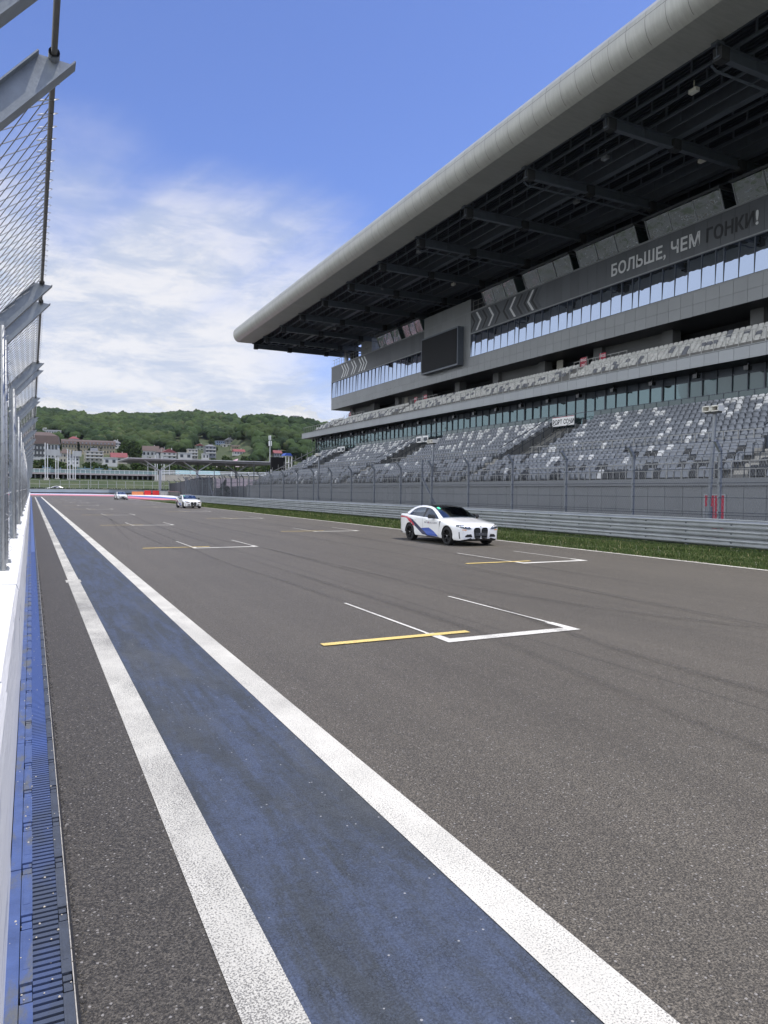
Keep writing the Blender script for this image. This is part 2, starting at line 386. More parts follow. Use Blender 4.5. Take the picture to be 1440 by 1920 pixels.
def Th(x, y):
    b = np.interp(y, [330, 450], [7.0, 17.])
    k = x/np.maximum(y, 1)*900; r = np.interp(k, RX, RZ); t = np.clip((y-450)/450, 0, 1)
    b = np.where(y > 450, 17+(r-17)*t**.9, b); b = np.where(y > 900, r-(y-900)*.05, b)
    k2 = x/np.maximum(y, 1)*600; r2 = np.interp(k2, RX2, RZ2); t = np.clip((y-380)/220, 0, 1); t = t*t*(3-2*t)
    b2 = 10+(r2-10)*t; b2 = np.where(y > 600, r2-(y-600)*.25, b2)
    return np.where(y > 380, np.maximum(b, b2), b)
def T(x, y): return float(Tn(x, y))
ys = np.concatenate([[-400, -100, 0, 60, 120], np.arange(170, 300, 5), np.arange(300, 1640, 14), [1700, 1900, 2200, 3200, 4500]])
xs = np.concatenate([[-2500, -1500, -900, -600], np.arange(-400, 960, 14), [1000, 1300, 2000, 3000]])
gx, gy = np.meshgrid(xs, ys); gz = np.maximum(Tn(gx, gy), -8)-.05
mb = MB(); nx = len(xs)
mb.v = [(float(a), float(b_), float(c)) for a, b_, c in zip(gx.ravel(), gy.ravel(), gz.ravel())]
mb.f = [(j*nx+i, j*nx+i+1, (j+1)*nx+i+1, (j+1)*nx+i) for j in range(len(ys)-1) for i in range(nx-1)]; mb.m = [0]*len(mb.f)
ground = mb.build('ground', GRASS_F, fix=False, smooth=40); tag(ground, kind='structure')

XE = 17.05      # right edge of the track
mb = MB(); mb.poly(rect(.15, XE+.2, -12, 175, 0)); mb.poly(rect(-60, .15, 173.5, 175, 0)); mb.poly(rect(XE+.2, 60, 128, 175, -.006))
mb.poly([(-90,175,0),(170,175,0),(170,228,.53),(-90,228,.53)])
trk = mb.build('track', ASPH, fix=False); tag(trk, kind='structure')
sheet('edge_lane', ASPH_D, [rect(.15, .70, -12, 172, .004)])
sheet('blue_strip', BLUE, [rect(.86, 1.90, -12, 173.5, .004)])
sheet('pit_side_line', WHITE_L, [rect(.68, .905, -12, 16.1, .008), rect(.69, .90, 16.12, 173.7, .008), rect(.64, .93, 15.9, 16.35, .011)])
sheet('track_side_line', WHITE_R, [rect(1.87, 2.12, -12, 173.7, .008)])
sheet('strip_end_line', WHITE_R, [rect(.905, 1.87, 173.3, 173.7, .008)])
sheet('right_edge_line', WHITE_R, [rect(XE-.03, XE+.14, -12, 172, .008)])
sheet('start_line', WHITE_T, [rect(2.2, XE-.1, 110.6, 110.8, .004)])
sheet('pit_lane', ASPH_P, [rect(-40, -.5, -12, 173.5, -.012)])
sheet('service_road', ASPH_P, [rect(23.0, 60, -12, 128, -.012)])
gs = MB()
for j in range(0, 26):
    y0 = -12+j*5.6
    gs.poly([(XE+.15+.05*random.random(), y0, .0), (23.1, y0, .03), (23.1, y0+5.6, .03), (XE+.15+.05*random.random(), y0+5.6, .0)])
tag(gs.build('grass_verge', GRASS, fix=False), kind='structure')

# painted run-off bands
BW = pm('runoff_white', (.66, .66, .66), .7, 0, .12, .6); BB = pm('runoff_blue', (.06, .12, .34), .7, 0, .15, .6)
BP = pm('runoff_pink', (.50, .16, .21), .7, 0, .15, .6); BM = pm('runoff_maroon', (.20, .035, .05), .7, 0, .2, .6)
def band(name, m, pts, up=.01):
    mb = MB(); P = [(x, y, T(x, y)+up) for x, y in pts]
    tri = bmesh.new(); vs = [tri.verts.new(p) for p in P]; f = tri.faces.new(vs)
    for yy in (175, 200, 215, 228):
        bmesh.ops.bisect_plane(tri, geom=tri.verts[:]+tri.edges[:]+tri.faces[:], plane_co=(0, yy, 0), plane_no=(0, 1, 0))
    for v in tri.verts: v.co.z = T(v.co.x, v.co.y)+up
    for f in tri.faces:
        if f.normal.z < 0: f.normal_flip()
    me = bpy.data.meshes.new(name); tri.to_mesh(me); tri.free(); tag(link(name, me, m), kind='structure')
band('runoff_white_band', BW, [(23.9,206.6),(23.0,198.7),(29.0,185.1),(30.3,165.1),(36.5,188),(33,203),(29,207.5)])
band('runoff_blue_band', BB, [(23.0,198.6),(22.4,188.2),(25.6,163.1),(25.5,139.1),(30.3,165.0),(29.0,185.0)])
band('runoff_pink_band', BP, [(22.4,188.1),(18.2,170),(21.3,135.9),(22.4,121.9),(25.5,139.0),(25.6,163.0)])
band('runoff_maroon_band', BM, [(18.2,169.8),(17.6,150),(19.8,108.0),(22.4,121.8),(21.3,135.8)], .006)
band('far_pink_band', BP, [(-60,196),(-60,206),(0,209),(12,206),(23,199.5),(22.4,189),(16,186),(6,193)])
band('far_white_band', BW, [(-60,206.2),(-60,214),(0,217),(14,213),(23,206.5),(23,199.8),(12,206.2),(0,209.2)])
band('far_blue_band', BB, [(-60,214.2),(-60,220),(0,223),(15,219),(23,207),(14,213.2),(0,217.2)])

# grid slot markings
for k in range(18):
    fy = 7.8+8.0*k; L = (k % 2 == 0); x0, x1 = (4.82, 7.02) if L else (12.15, 14.46)
    ps = [rect(x0, x1, fy, fy+.20, .0080), rect(x0, x0+.14, fy+.20, fy+.62, .008), rect(x1-.14, x1, fy+.20, fy+.62, .008)]
    ps += [rect(x0+.02, x0+.07, fy+.62, fy+3.5, .008), rect(x1-.08, x1-.03, fy+.62, fy+3.5, .008)]
    tag(sheet('grid_slot_marking', WHITE_T, ps))
    sheet('grid_slot_stop_line', YELLOW, [rect(x0-1.55, x0+.62, fy+.44, fy+.58, .012)])

def ribbon(mb_, pts, wd, z):
    P = []
    for i in range(len(pts)-1):
        a = pts[max(i-1, 0)]; b_ = pts[i]; c = pts[i+1]; d_ = pts[min(i+2, len(pts)-1)]
        for q in range(8):
            t = q/8; P.append(tuple(.5*((2*b_[j])+(-a[j]+c[j])*t+(2*a[j]-5*b_[j]+4*c[j]-d_[j])*t*t+(-a[j]+3*b_[j]-3*c[j]+d_[j])*t**3) for j in (0, 1)))
    P.append(pts[-1]); n = len(P); out = []
    for i, p in enumerate(P):
        q = P[min(i+1, n-1)]; r = P[max(i-1, 0)]; dx, dy = q[0]-r[0], q[1]-r[1]; l = math.hypot(dx, dy) or 1
        out += [(p[0]-dy/l*wd/2, p[1]+dx/l*wd/2, z), (p[0]+dy/l*wd/2, p[1]-dx/l*wd/2, z)]
    return out, n
def skid(pts, wd=.22, z=.013):
    V, n = ribbon(None, pts, wd, z); me = bpy.data.meshes.new('tyre_mark')
    me.from_pydata(V, [], [(2*i, 2*i+1, 2*i+3, 2*i+2) for i in range(n-1)]); uv = me.uv_layers.new()
    for p in me.polygons:
        i = p.index
        for li, (u, t) in zip(p.loop_indices, ((0, i), (1, i), (1, i+1), (0, i+1))): uv.data[li].uv = (u, t/(n-1))
    me.update(); tag(link('tyre_mark', me, RUBBER), kind='structure')
SKIDS = [([(4.79,60),(4.5,48),(4.24,38.5),(4.12,29.1),(4.2,22)],.20),([(4.78,51.7),(3.99,40.3),(3.53,32.2),(3.3,27)],.16),
 ([(6.6,60),(6.51,53.4),(5.93,39.2),(5.78,29.3),(5.8,20)],.22),([(4.74,45),(4.95,33),(4.89,27.9),(4.71,23.5),(4.62,18.9),(4.85,13.6),(4.9,9)],.20),
 ([(6.48,40),(6.53,27.7),(6.94,23.9),(6.99,19.7),(6.9,12)],.22),([(7.0,24),(7.18,11.9),(6.56,6.9),(6.45,4.0),(6.4,1.5)],.24),
 ([(5.4,20),(5.59,9.9),(5.36,6.8),(5.1,4.6),(4.9,2.0)],.24),([(7.6,14),(8.68,8.9),(9.6,6.7),(10.2,5)],.2),
 ([(3.9,88),(3.6,100),(4.6,110),(6.6,112),(7.8,104),(6.6,94),(5.2,88),(5.4,78),(6.3,66)],.22),([(5.6,90),(5.4,103),(6.8,118),(8.8,122),(9.6,110),(8.0,98),(6.6,80)],.22),
 ([(7.2,96),(7.6,112),(9.4,128),(12,132),(13,120),(11,104)],.2),([(12.0,60),(12.4,40),(12.2,28),(11.9,18),(11.7,10)],.25),([(13.9,64),(14.0,44),(13.9,30)],.22),
 ([(8.2,70),(8.9,50),(8.6,36),(8.9,26)],.22),([(9.8,50),(10.1,34),(10.2,20),(9.9,11),(9.6,5)],.24)]
for q, (pts, wd) in enumerate(SKIDS): skid(pts, wd, .013+.0015*q)

# grass blades on the verge
def blades(name, x0, x1, y0, y1, n, h, mat, bias=1.):
    bx = rng.uniform(x0, x1, n); by = y0+(y1-y0)*rng.uniform(0, 1, n)**bias; hh = h*rng.uniform(.4, 1.3, n); a = rng.uniform(0, 6.28, n)
    pt = .5+.5*np.sin(bx*2.1+by*.55)*np.sin(by*.31+bx*.7+1.3)+.25*np.sin(by*2.3+bx*4.); hh = hh*np.clip(.35+.75*pt, .25, 1.25)
    tall = rng.random(n) < .012; hh = np.where(tall, hh*2.2, hh); wd = .006+.006*rng.random(n)+by*.0004
    dx, dy = np.cos(a)*wd, np.sin(a)*wd; lx, ly = rng.normal(0, .35, n)*hh, rng.normal(0, .35, n)*hh
    V = np.zeros((n, 3, 3)); bz = np.zeros(n)+.005
    V[:, 0] = np.stack([bx-dx, by-dy, bz], 1); V[:, 1] = np.stack([bx+dx, by+dy, bz], 1); V[:, 2] = np.stack([bx+lx, by+ly, bz+hh], 1)
    me = bpy.data.meshes.new(name); me.vertices.add(3*n); me.vertices.foreach_set('co', V.ravel()); me.loops.add(3*n); me.loops.foreach_set('vertex_index', np.arange(3*n, dtype=np.int32))
    me.polygons.add(n); me.polygons.foreach_set('loop_start', np.arange(n, dtype=np.int32)*3); me.polygons.foreach_set('loop_total', np.full(n, 3, np.int32)); me.update(calc_edges=True)
    return tag(link(name, me, mat), kind='stuff')
blades('verge_grass', XE+.25, 22.9, 9, 110, 110000, .105, BLADE, 1.8)
blades('verge_edge_grass', XE+.10, XE+.6, 9, 90, 7000, .07, BLADE, 1.6)
DRY = pm('dry_seed_head', (.34, .32, .24), .9)
mb = MB()
for i in range(130):
    x, y = random.uniform(17.3, 21.5), 9+60*random.random()**1.5; z = random.uniform(.10, .22); mb.lathe([(0, -.012), (.014, 0), (0, .014)], 5, (x, y, z)); mb.tube([(x, y, 0), (x, y, z)], .002, 3)
tag(mb.build('seed_heads', DRY, fix=False), kind='stuff')
sheet('sandy_edge', pm('sandy_edge', (.20, .175, .13), .95, 0, .3, 4., .5, 30, dirt=(.055, .065, .03), dscale=4., dlo=.42), [rect(XE+.13, XE+.42, -12, 120, .004)])

# ------------------------------------------------------------------ pit wall, drain
mb = MB(); y = -8.0
while y < 172:
    L = 3.96; j = random.uniform(-.004, .004)
    mb.prism([(-.10+j, .0), (-.112+j, .92), (-.135+j, .975), (-.64, .985), (-.66, 0)], 'y', y, y+L); y += 4.0
pw = mb.build('pit_wall', WALLW); tag(pw, 'low white painted concrete pit wall along the left edge, topped by the debris fence', 'wall')
mb = MB()
for i in range(60):
    y = -2+i*.6+random.uniform(-.2, .2)
    if random.random() < .6: mb.box(-.60, -.42, y, y+random.uniform(.1, .3), .982, .99+random.uniform(0, .012))
mb.build('wall_patch', WALLW, pw)

dr = empty('drain_channel', (0, 0, 0), 0, 'blue slotted drain channel running along the foot of the white pit wall', 'drain')
mb = MB(); y = -8
while y < 172: mb.box(-.098, -.050, y, y+1.99, -.02, .006); y += 2.0
mb.build('side_strip', BLUEP, dr)
mb = MB(); mb.box(-.05, .148, -8, 172, -.10, -.045); mb.build('trough', DARKM, dr)
ra = MB(); rb = MB(); gr = MB(); grb = MB()
for i in range(int(180/.5)):
    y = -8+i*.5+.05
    for t, (a, b_) in ((ra, (-.047, .0)), (rb, (.104, .142))):
        t.box(a, b_, y+.012, y+.385, -.05, .004); t.box(a+.004, b_-.002, y+.397, y+.448, -.05, .001); t.box(a+.003, b_-.003, y+.46, y+.495, -.05, .002)
        t.box(a+.009, b_-.009, y+.10, y+.30, .003, .0055)
for i in range(int(30/.04)):
    y = -6+i*.04; (gr if True else grb).box(.0, .104, y, y+.024, -.03, .001)
gr.box(.0, .104, 24.05, 172, -.03, .001)
ra.build('inner_rail', BLUEP, dr); rb.build('outer_rail', BLUEG, dr)
def grate_mat():
    m, n, b, out = newmat('drain_grate'); tc = n.node('ShaderNodeTexCoord'); v = tc.outputs['Object']; yy = n.sep(v)[1]
    k = n.ss(n.math('ADD', yy, n.math('MULTIPLY', n.noise(v, 1.3, 3), 5.)), 6.5, 9.5)
    k2 = n.ss(n.noise(n.scale(v, 1, .5, 1), 3.1, 4), .42, .6)
    c = n.mix(n.math('MAXIMUM', n.math('MULTIPLY', k, .9), n.math('MULTIPLY', k2, .3)), (.062, .078, .115), (.07, .125, .34)); n.l.new(c, b.inputs['Base Color']); b.inputs['Roughness'].default_value = .5
    return m
gr.build('grate', grate_mat(), dr)
mb = MB()      # debris and grit left in the seam
for i in range(900):
    y = 1.8+18*random.random()**1.6; x = .150+random.uniform(0, .03); s = random.uniform(.002, .008)
    mb.lathe([(0, -s), (s, 0), (0, s)], 4, (x, y, .006))
tag(mb.build('seam_gravel', pm('seam_gravel', (.05, .048, .045), .9), fix=False), kind='stuff')
mb = MB()
for i in range(240):
    y = 1.8+26*random.random()**1.4; x = random.uniform(-.09, .14); s = random.uniform(.0015, .006)
    mb.lathe([(0, 0), (s, .001), (s*.5, s*.8), (0, s)], 5, (x, y, .005))
tag(mb.build('drain_grit', pm('drain_grit', (.55, .50, .40), .9), fix=False), kind='stuff')
sheet('seam_line', pm('seam_white_edge', (.42, .40, .36), .8, 0, .4, 30), [rect(.143, .1475, -8, 172, .006)])
sheet('seam_gap', DARKM, [rect(.148, .158, -8, 172, .0065)])

# ------------------------------------------------------------------ debris fence above the pit wall
pf = empty('pit_debris_fence', (-.32, 3.5, .98), 0, 'tall grey debris fence of wire mesh with leaning arms on the white pit wall', 'fence')
def local(o, par=pf):
    o.parent = par; o.matrix_parent_inverse = Matrix.Translation(-par.location); return o
FX, FZ0, FZ1, TX, TZ = -.32, .98, 3.82, .14, 4.34
ax = Vector((TX-FX, 0, TZ-FZ1)).normalized(); an = Vector((-ax.z, 0, ax.x))
def post_mesh():
    m = MB()
    m.box(-.05, .05, -.05, -.042, 0, 2.88); m.box(-.05, .05, .042, .05, 0, 2.88); m.box(-.004, .004, -.042, .042, 0, 2.88)
    m.box(-.09, .09, -.09, .09, 0, .014)
    for dx in (-.07, .07):
        for dy in (-.07, .07): m.lathe([(.012, .014), (.012, .032), (0, .034)], 6, (dx, dy, 0))
    return m
def arm_mesh():
    m = MB(); L = .745; base = Vector((-.03, 0, 2.82)); hd = .075; tipcut = .0
    def P(s, t, y): return base+ax*s+an*t+Vector((0, y, 0))
    for t0, t1 in ((-hd-.004, -hd+.004), (hd-.004, hd+.004)):
        e = L+(.05 if t0 < 0 else -.065)
        vs = [P(s, t, y) for s, t, y in ((0, t0, -.05), (e, t0, -.05), (e, t1, -.05), (0, t1, -.05), (0, t0, .05), (e, t0, .05), (e, t1, .05), (0, t1, .05))]
        m.add(vs, [(0,1,2,3),(4,7,6,5),(0,4,5,1),(1,5,6,2),(2,6,7,3),(3,7,4,0)])
    vs = [P(s, t, y) for s, t, y in ((0, -hd, -.004), (L+.05, -hd, -.004), (L-.065, hd, -.004), (0, hd, -.004), (0, -hd, .004), (L+.05, -hd, .004), (L-.065, hd, .004), (0, hd, .004))]
    m.add(vs, [(0,1,2,3),(4,7,6,5),(0,4,5,1),(1,5,6,2),(2,6,7,3),(3,7,4,0)])
    m.add([P(L*.60, -hd, -.0045), P(L*.86, -hd, -.0045), P(L*.88, hd*.9, -.0045), P(L*.80, -.01, -.0045)], [(0,1,2,3)])
    return m
TIP = Vector((-.03, 0, 2.82))+ax*.745
pm_ = post_mesh().mesh('post'); am = arm_mesh().mesh('arm')
for me in (pm_, am): MB().fix(me); me.materials.append(GALV)
sl = MB(); sl.tube([(TIP.x-.02, -.065, TIP.z+.0), (TIP.x-.02, .065, TIP.z+.0)], .030, 12, caps=False)
sl.tube([(TIP.x-.02, -.064, TIP.z+.0), (TIP.x-.02, .064, TIP.z+.0)], .024, 12, caps=False)
sle = sl.mesh('sleeve'); sle.materials.append(GALV_D)
PX, PZ = FX+TIP.x-.02, FZ0+TIP.z
pairs = [(-2.32+5.87*k, -1.38+5.87*k) for k in range(0, 30)]
for a, b_ in pairs:
    for y in (a, b_):
        for me, nm in ((pm_, 'post'), (am, 'arm')):
            o = bpy.data.objects.new(nm, me); COL.objects.link(o); o.location = (FX, y, FZ0); local(o)
            if nm == 'arm' and y < 40:
                s_ = bpy.data.objects.new('sleeve', sle); COL.objects.link(s_); s_.parent = o
mb = MB(); mb.tube([(PX, -2.5, PZ), (PX, 171, PZ)], .017, 10); local(mb.build('top_pipe', PIPE, smooth=40))
mb = MB(); mb.tube([(FX+.035, 0, FZ0), (FX+.035, 0, FZ1-.02)], .021, 8); tme = mb.mesh('tension_tube'); tme.materials.append(GALV_L); tme.polygons.foreach_set('use_smooth', [True]*len(tme.polygons))
for a, b_ in pairs[:12]:
    for y in (a-.11, b_+.11, a+.14, b_-.14):
        o = bpy.data.objects.new('tension_tube', tme); COL.objects.link(o); o.location = (0, y, 0); local(o)
mb = MB()
for z in (1.02, 1.7, 2.45, 3.2, 3.82): mb.tube([(FX-.02, -2.3, z), (FX-.02, 171, z)], .006, 5)
local(mb.build('tension_cable', WIRE))
# mesh: rows of diamonds up the fence and out along the arms
vert = FZ1-FZ0-.04; arm = .80; P_, S_ = .187, .112
nv_ = int((vert+arm)/S_)
def path(s):
    if s <= vert: return (FX-.06, FZ0+.04+s)
    q = s-vert
    return (FX-.06+ax.x*q, FZ0+.04+vert+ax.z*q)
def wires(y0, y1, r):
    A = []; B = []; n = int((y1-y0)/P_)
    for j in range(nv_):
        p = path(j*S_); q = path((j+1)*S_); o0 = (j % 2)*.5; o1 = ((j+1) % 2)*.5
        for i in range(n):
            a = (p[0], y0+(i+o0)*P_, p[1])
            for dd in (-.5, .5):
                yy = y0+(i+o0+dd)*P_
                if y0-.01 <= yy <= y1: A.append(a); B.append((q[0], yy, q[1]))
    return A, B
def wiremesh(name, A, B, r, mat, parent=None):
    A = np.array(A); B = np.array(B); d = B-A; L = np.linalg.norm(d, axis=1, keepdims=True); t = d/L
    ref = np.where(np.abs(t[:, :1]) < .9, np.array([[1., 0, 0]]), np.array([[0, 0, 1.]])); u = np.cross(t, ref); u /= np.linalg.norm(u, axis=1, keepdims=True); v = np.cross(t, u)
    tv = [(math.cos(k*2.0944), math.sin(k*2.0944), z) for z in (0, 1) for k in range(3)]
    tf = [(0, 1, 4, 3), (1, 2, 5, 4), (2, 0, 3, 5)]
    X = np.stack([u*r, v*r, d, A], 1)
    return bulk(name, tv, tf, mat, X, None, parent, True)
for k in range(len(pairs)-1):
    y0, y1 = pairs[k][1]+.03, pairs[k+1][0]-.03
    A, B = wires(y0, y1, .003)
    local(wiremesh('wire_mesh', A, B, .0038 if k < 3 else .0028, WIRE))
for k in range(0, 9):       # lacing rings round the top pipe and up the posts
    mb = MB(); y0, y1 = pairs[k][1]+.06, pairs[k+1][0]-.06; n = int((y1-y0)/P_)
    for i in range(n):
        yc = y0+(i+.3)*P_; pts = []
        for q in range(12 if k < 3 else 8):
            a_ = 2*math.pi*q/(12 if k < 3 else 8); pts.append((PX-.020+.062*math.cos(a_), yc+.05*math.sin(a_), PZ+.028*math.sin(a_)+.02*math.cos(a_)))
        mb.tube(pts, .0026, 4, closed=True)
    for y in (pairs[k][0]-.08, pairs[k][1]+.08):
        pts = [(FX+.05+.05*math.cos(q*.9), y+.05*math.sin(q*.9), FZ0+.02+q*.0215) for q in range(130)]
        mb.tube(pts, .0026, 3)
    local(mb.build('lacing_wire', WIRE, smooth=60))

# ------------------------------------------------------------------ guard rail on the far side
gx_ = 22.75
def wprof(z): # W-beam section, u = x, v = z
    f = [(0, 0), (-.02, .01), (-.075, .055), (-.08, .085), (-.02, .13), (-.005, .155), (-.02, .18), (-.08, .225), (-.075, .255), (-.02, .30), (0, .31)]
    return [(gx_+a, z+b_) for a, b_ in f]+[(gx_+a+.006, z+b_) for a, b_ in reversed(f)]
grd = empty('guard_rail', (gx_, 60, 0), 0, 'triple galvanised guard rail running between the grass verge and the mesh fence on the right', 'guard rail')
for z in (.06, .385, .71):
    mb = MB(); y = -10
    while y < 118: mb.prism(wprof(z), 'y', y, y+3.99 if y < 114 else 118); y += 4.0
    local(mb.build('rail_beam', GALV_L, smooth=25), grd)
mb = MB(); mb.tube([(gx_+.01, -10, 1.045), (gx_+.01, 118, 1.045)], .028, 8); local(mb.build('top_rail', GALV_L, smooth=40), grd)
gp = MB(); gp.box(.01, .13, -.06, .06, 0, 1.06); gpm = gp.mesh('post'); gpm.materials.append(GALV_D)
bm_ = MB()
for i in range(62):
    y = -6.5+2.0*i; o = bpy.data.objects.new('post', gpm); COL.objects.link(o); o.location = (gx_, y, 0); local(o, grd)
    for z in (.215, .54, .865): bm_.box(gx_-.03, gx_-.004, y-.03, y+.03, z-.02, z+.02)
local(bm_.build('bolt', STEEL_D), grd)

# catch fence behind the guard rail
cf = empty('catch_fence', (23.2, 60, 0), 0, 'grey mesh catch fence with bent topped posts standing behind the guard rail', 'fence')
cp = MB(); cp.bar((0, 0, 0), (0, 0, 3.62), .10, .10, up=(1, 0, 0)); cp.bar((.02, 0, 3.56), (-.30, 0, 3.98), .12, .10, up=(0, 1, 0))
for z in (1.3, 1.85, 2.4, 2.95, 3.5): cp.box(-.09, -.055, -.03, .03, z-.03, z+.03)
cpm = cp.mesh('post'); MB().fix(cpm); cpm.materials.append(GALV_D)
ypost = [18.4-4.3*2+4.3*i for i in range(27)]
for y in ypost:
    o = bpy.data.objects.new('post', cpm); COL.objects.link(o); o.location = (23.2, y, 0); local(o, cf)
mb = MB()
for z in (.75, 1.2, 1.3, 1.85, 2.4, 2.95, 3.5): mb.tube([(23.12, ypost[0], z), (23.12, ypost[-1], z)], .010, 4)
mb.tube([(22.9, ypost[0], 3.95), (22.9, ypost[-1], 3.95)], .010, 4); mb.tube([(23.05, ypost[0], 3.75), (23.05, ypost[-1], 3.75)], .008, 4)
local(mb.build('cable', STEEL_D), cf)
A = []; B = []; y = ypost[0]; stp = .11
while y < ypost[-1]-2:
    A += [(23.13, y, .7), (23.135, y+1.5, .7)]; B += [(23.13, y+1.5, 3.5), (23.135, y, 3.5)]; y += stp
local(wiremesh('mesh_panel', A, B, .0042, GALV_D), cf)
for (yy, d_) in ((41.4, -1.9), (104.4, -2.2)):
    mb = MB(); mb.bar((23.32, yy, 0), (23.32, yy, 4.1), .13, .13, up=(1, 0, 0)); mb.bar((23.32, yy, 2.9), (23.32, yy+d_, 1.0), .11, .10); local(mb.build('braced_post', GALV_D), cf)
# ------------------------------------------------------------------ grandstand
gsn = empty('grandstand', (31, 60, 0), 0, 'long grey grandstand with cantilevered roof, mirror glass facade and tiers of grey seats', 'grandstand')
def G_(o, par=None):
    if par is None: return local(o, gsn)
    o.parent = par; return o
YA, YB = 8.0, 112.0
VC = [24.3, 49.5, 74.7, 99.9]
# lower tier
prof = [(31.0, 0), (31.0, 2.8)]; z = 2.6; x = 31.2
prof += [(31.2, 2.8), (31.2, 2.6)]
for k in range(5): prof += [(31.2+.8*(k+1), 2.6+.4*k), (31.2+.8*(k+1), 2.6+.4*(k+1) if k < 4 else 4.2)]
prof += [(36.8, 4.2), (36.8, 0)]
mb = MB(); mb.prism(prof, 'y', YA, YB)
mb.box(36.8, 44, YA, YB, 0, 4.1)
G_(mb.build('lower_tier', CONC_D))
lo = MB()
for vc in VC:      # aisle steps up the lower tier
    for k in range(10): lo.box(31.25+.4*k, 36.0, vc-.62, vc+.62, 2.6, 2.62+.2*k)
G_(lo.build('aisle_steps', CONC))
# upper tier between the stairways
segs = []; a = YA
for vc in VC: segs.append((a, vc-2.2)); a = vc+2.2
segs.append((a, YB))
uprof = [(36.8, 4.1), (36.8, 4.86)]
for k in range(8): uprof += [(37.0+.8*(k+1), 4.86+.425*k), (37.0+.8*(k+1), 4.86+.425*(k+1) if k < 7 else 7.84)]
uprof += [(44.0, 7.84), (44.0, 4.1)]
mb = MB()
for a, b_ in segs: mb.prism(uprof, 'y', a, b_)
for vc in VC:
    for k in range(19): mb.box(36.9+.33*k, 44.0, vc-2.05, vc+2.05, 4.1, 4.3+.186*k if k < 19 else 7.8)
mb.box(43.2, 46.5, YA, YB+6, 7.5, 7.84)
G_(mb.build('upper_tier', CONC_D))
mb = MB()
for a, b_ in segs:
    mb.box(36.74, 36.80, a, b_, 4.2, 4.9)
G_(mb.build('walkway_parapet', CONC))
CORR = pm('corrugated_grey', (.20, .205, .21), .5, .3, .06, 1.)
for vc in VC:
    for sgn in (-1, 1):
        mb = MB(); y = vc+sgn*2.16; vs = []
        nr = 8
        for i in range(nr):
            x0 = 36.8+i*.8; z0 = 4.2+max(0, i-.4)*.425
            mb.box(x0, x0+.8, y-.035, y+.035, z0-.2, 5.35+.425*i)
            for q in range(3): mb.box(x0, x0+.8, y-.05, y+.05, 4.75+.425*i+q*.18, 4.80+.425*i+q*.18)
        G_(mb.build('stairway_wall', CORR))

# front wall cladding
def cladding(name, mat, x, y0, y1, rows, pitch, par=None, th=.03, skip=None, jit=0.):
    mb = MB(); bk = MB(); n = int(round((y1-y0)/pitch))
    for i in range(n):
        a = y1-(i+1)*pitch; b_ = y1-i*pitch
        if skip and skip[0] < (a+b_)/2 < skip[1]: continue
        for z0, z1 in rows: mb.box(x-th+random.uniform(-jit, jit), x, a+.010, b_-.010, z0+.008, z1-.008)
    o = G_(mb.build(name, mat, fix=False), par); return o
mb = MB(); mb.box(31.0, 31.03, YA, YB, .02, 2.35); mb.box(43.0, 43.2, YA, 119.6, 11.12, 11.98); mb.box(46.95, 47.1, YA, 115.5, 16.02, 23.28)
cl_wall = cladding('front_wall', PANEL_W, 31.0, YA, YB, [(0.02, 2.42)], 1.2, th=.04)
mb2 = MB(); mb2.box(30.86, 31.02, YA, YB+.02, 2.42, 2.80); G_(mb2.build('wall_coping', PANEL_W))
G_(mb.build('panel_backing', SEAM))
# red service door in the front wall
dr_ = MB(); yd = 24.25; dr_.box(30.93, 30.957, yd, yd+1.12, .03, 1.93); dd = G_(dr_.build('door', REDP)); tag(dd, 'red steel double door in the grey front wall')
fr = MB(); fr.box(30.92, 30.959, yd-.09, yd, .02, 2.0); fr.box(30.92, 30.959, yd+1.12, yd+1.21, .02, 2.0); fr.box(30.92, 30.959, yd, yd+1.12, 1.93, 2.0); fr.box(30.925, 30.933, yd+.54, yd+.58, .03, 1.93)
G_(fr.build('door_frame', PANEL_L), dd)

# railings
def railing(name, x, y0, y1, z, h, pitch=1.0, mid=True, gaps=(), mat=RAILM, r=.022):
    mb = MB(); y = y0; ok = lambda q: not any(a < q < b_ for a, b_ in gaps)
    while y <= y1+.01:
        if ok(y): mb.box(x-r, x+r, y-r, y+r, z, z+h)
        y += pitch
    runs = []; a = y0
    for g in gaps: runs.append((a, g[0])); a = g[1]
    runs.append((a, y1))
    for a, b_ in runs:
        mb.box(x-r, x+r, a, b_, z+h-.04, z+h)
        if mid: mb.box(x-.012, x+.012, a, b_, z+h*.5, z+h*.5+.025)
    return G_(mb.build(name, mat, fix=False))
railing('front_railing', 31.1, YA, YB, 2.8, .86)
railing('walkway_railing', 36.78, YA, YB, 4.86, .88, gaps=[(v-2.2, v+2.2) for v in VC])
for vc in VC:
    mb = MB()
    for y in (vc-1.0, vc+1.0, vc-2.05, vc+2.05):
        for k in range(6):
            x = 37.0+k*1.15; zf = 4.3+.186*(k*3.4); mb.box(x-.02, x+.02, y-.02, y+.02, zf, zf+1.0)
        mb.bar((37.0, y, 5.28), (42.8, y, 8.5), .04, .04)
    for y in (vc-.62, vc+.62):
        for k in range(4):
            x = 31.6+k*1.15; mb.box(x-.018, x+.018, y-.018, y+.018, 2.6+.5*k*1.15, 3.55+.5*k*1.15)
            mb.tube([(x, y, 3.5+.5*k*1.15), (x+.2, y, 3.6+.5*k*1.15), (x+.4, y, 3.5+.5*k*1.15), (x+.4, y, 2.9+.5*k*1.15)], .016, 4)
    mb.bar((37.0, vc+2.25, 5.9), (43.0, vc+2.25, 9.1), .05, .05); G_(mb.build('stair_handrail', STEEL_D, fix=False))

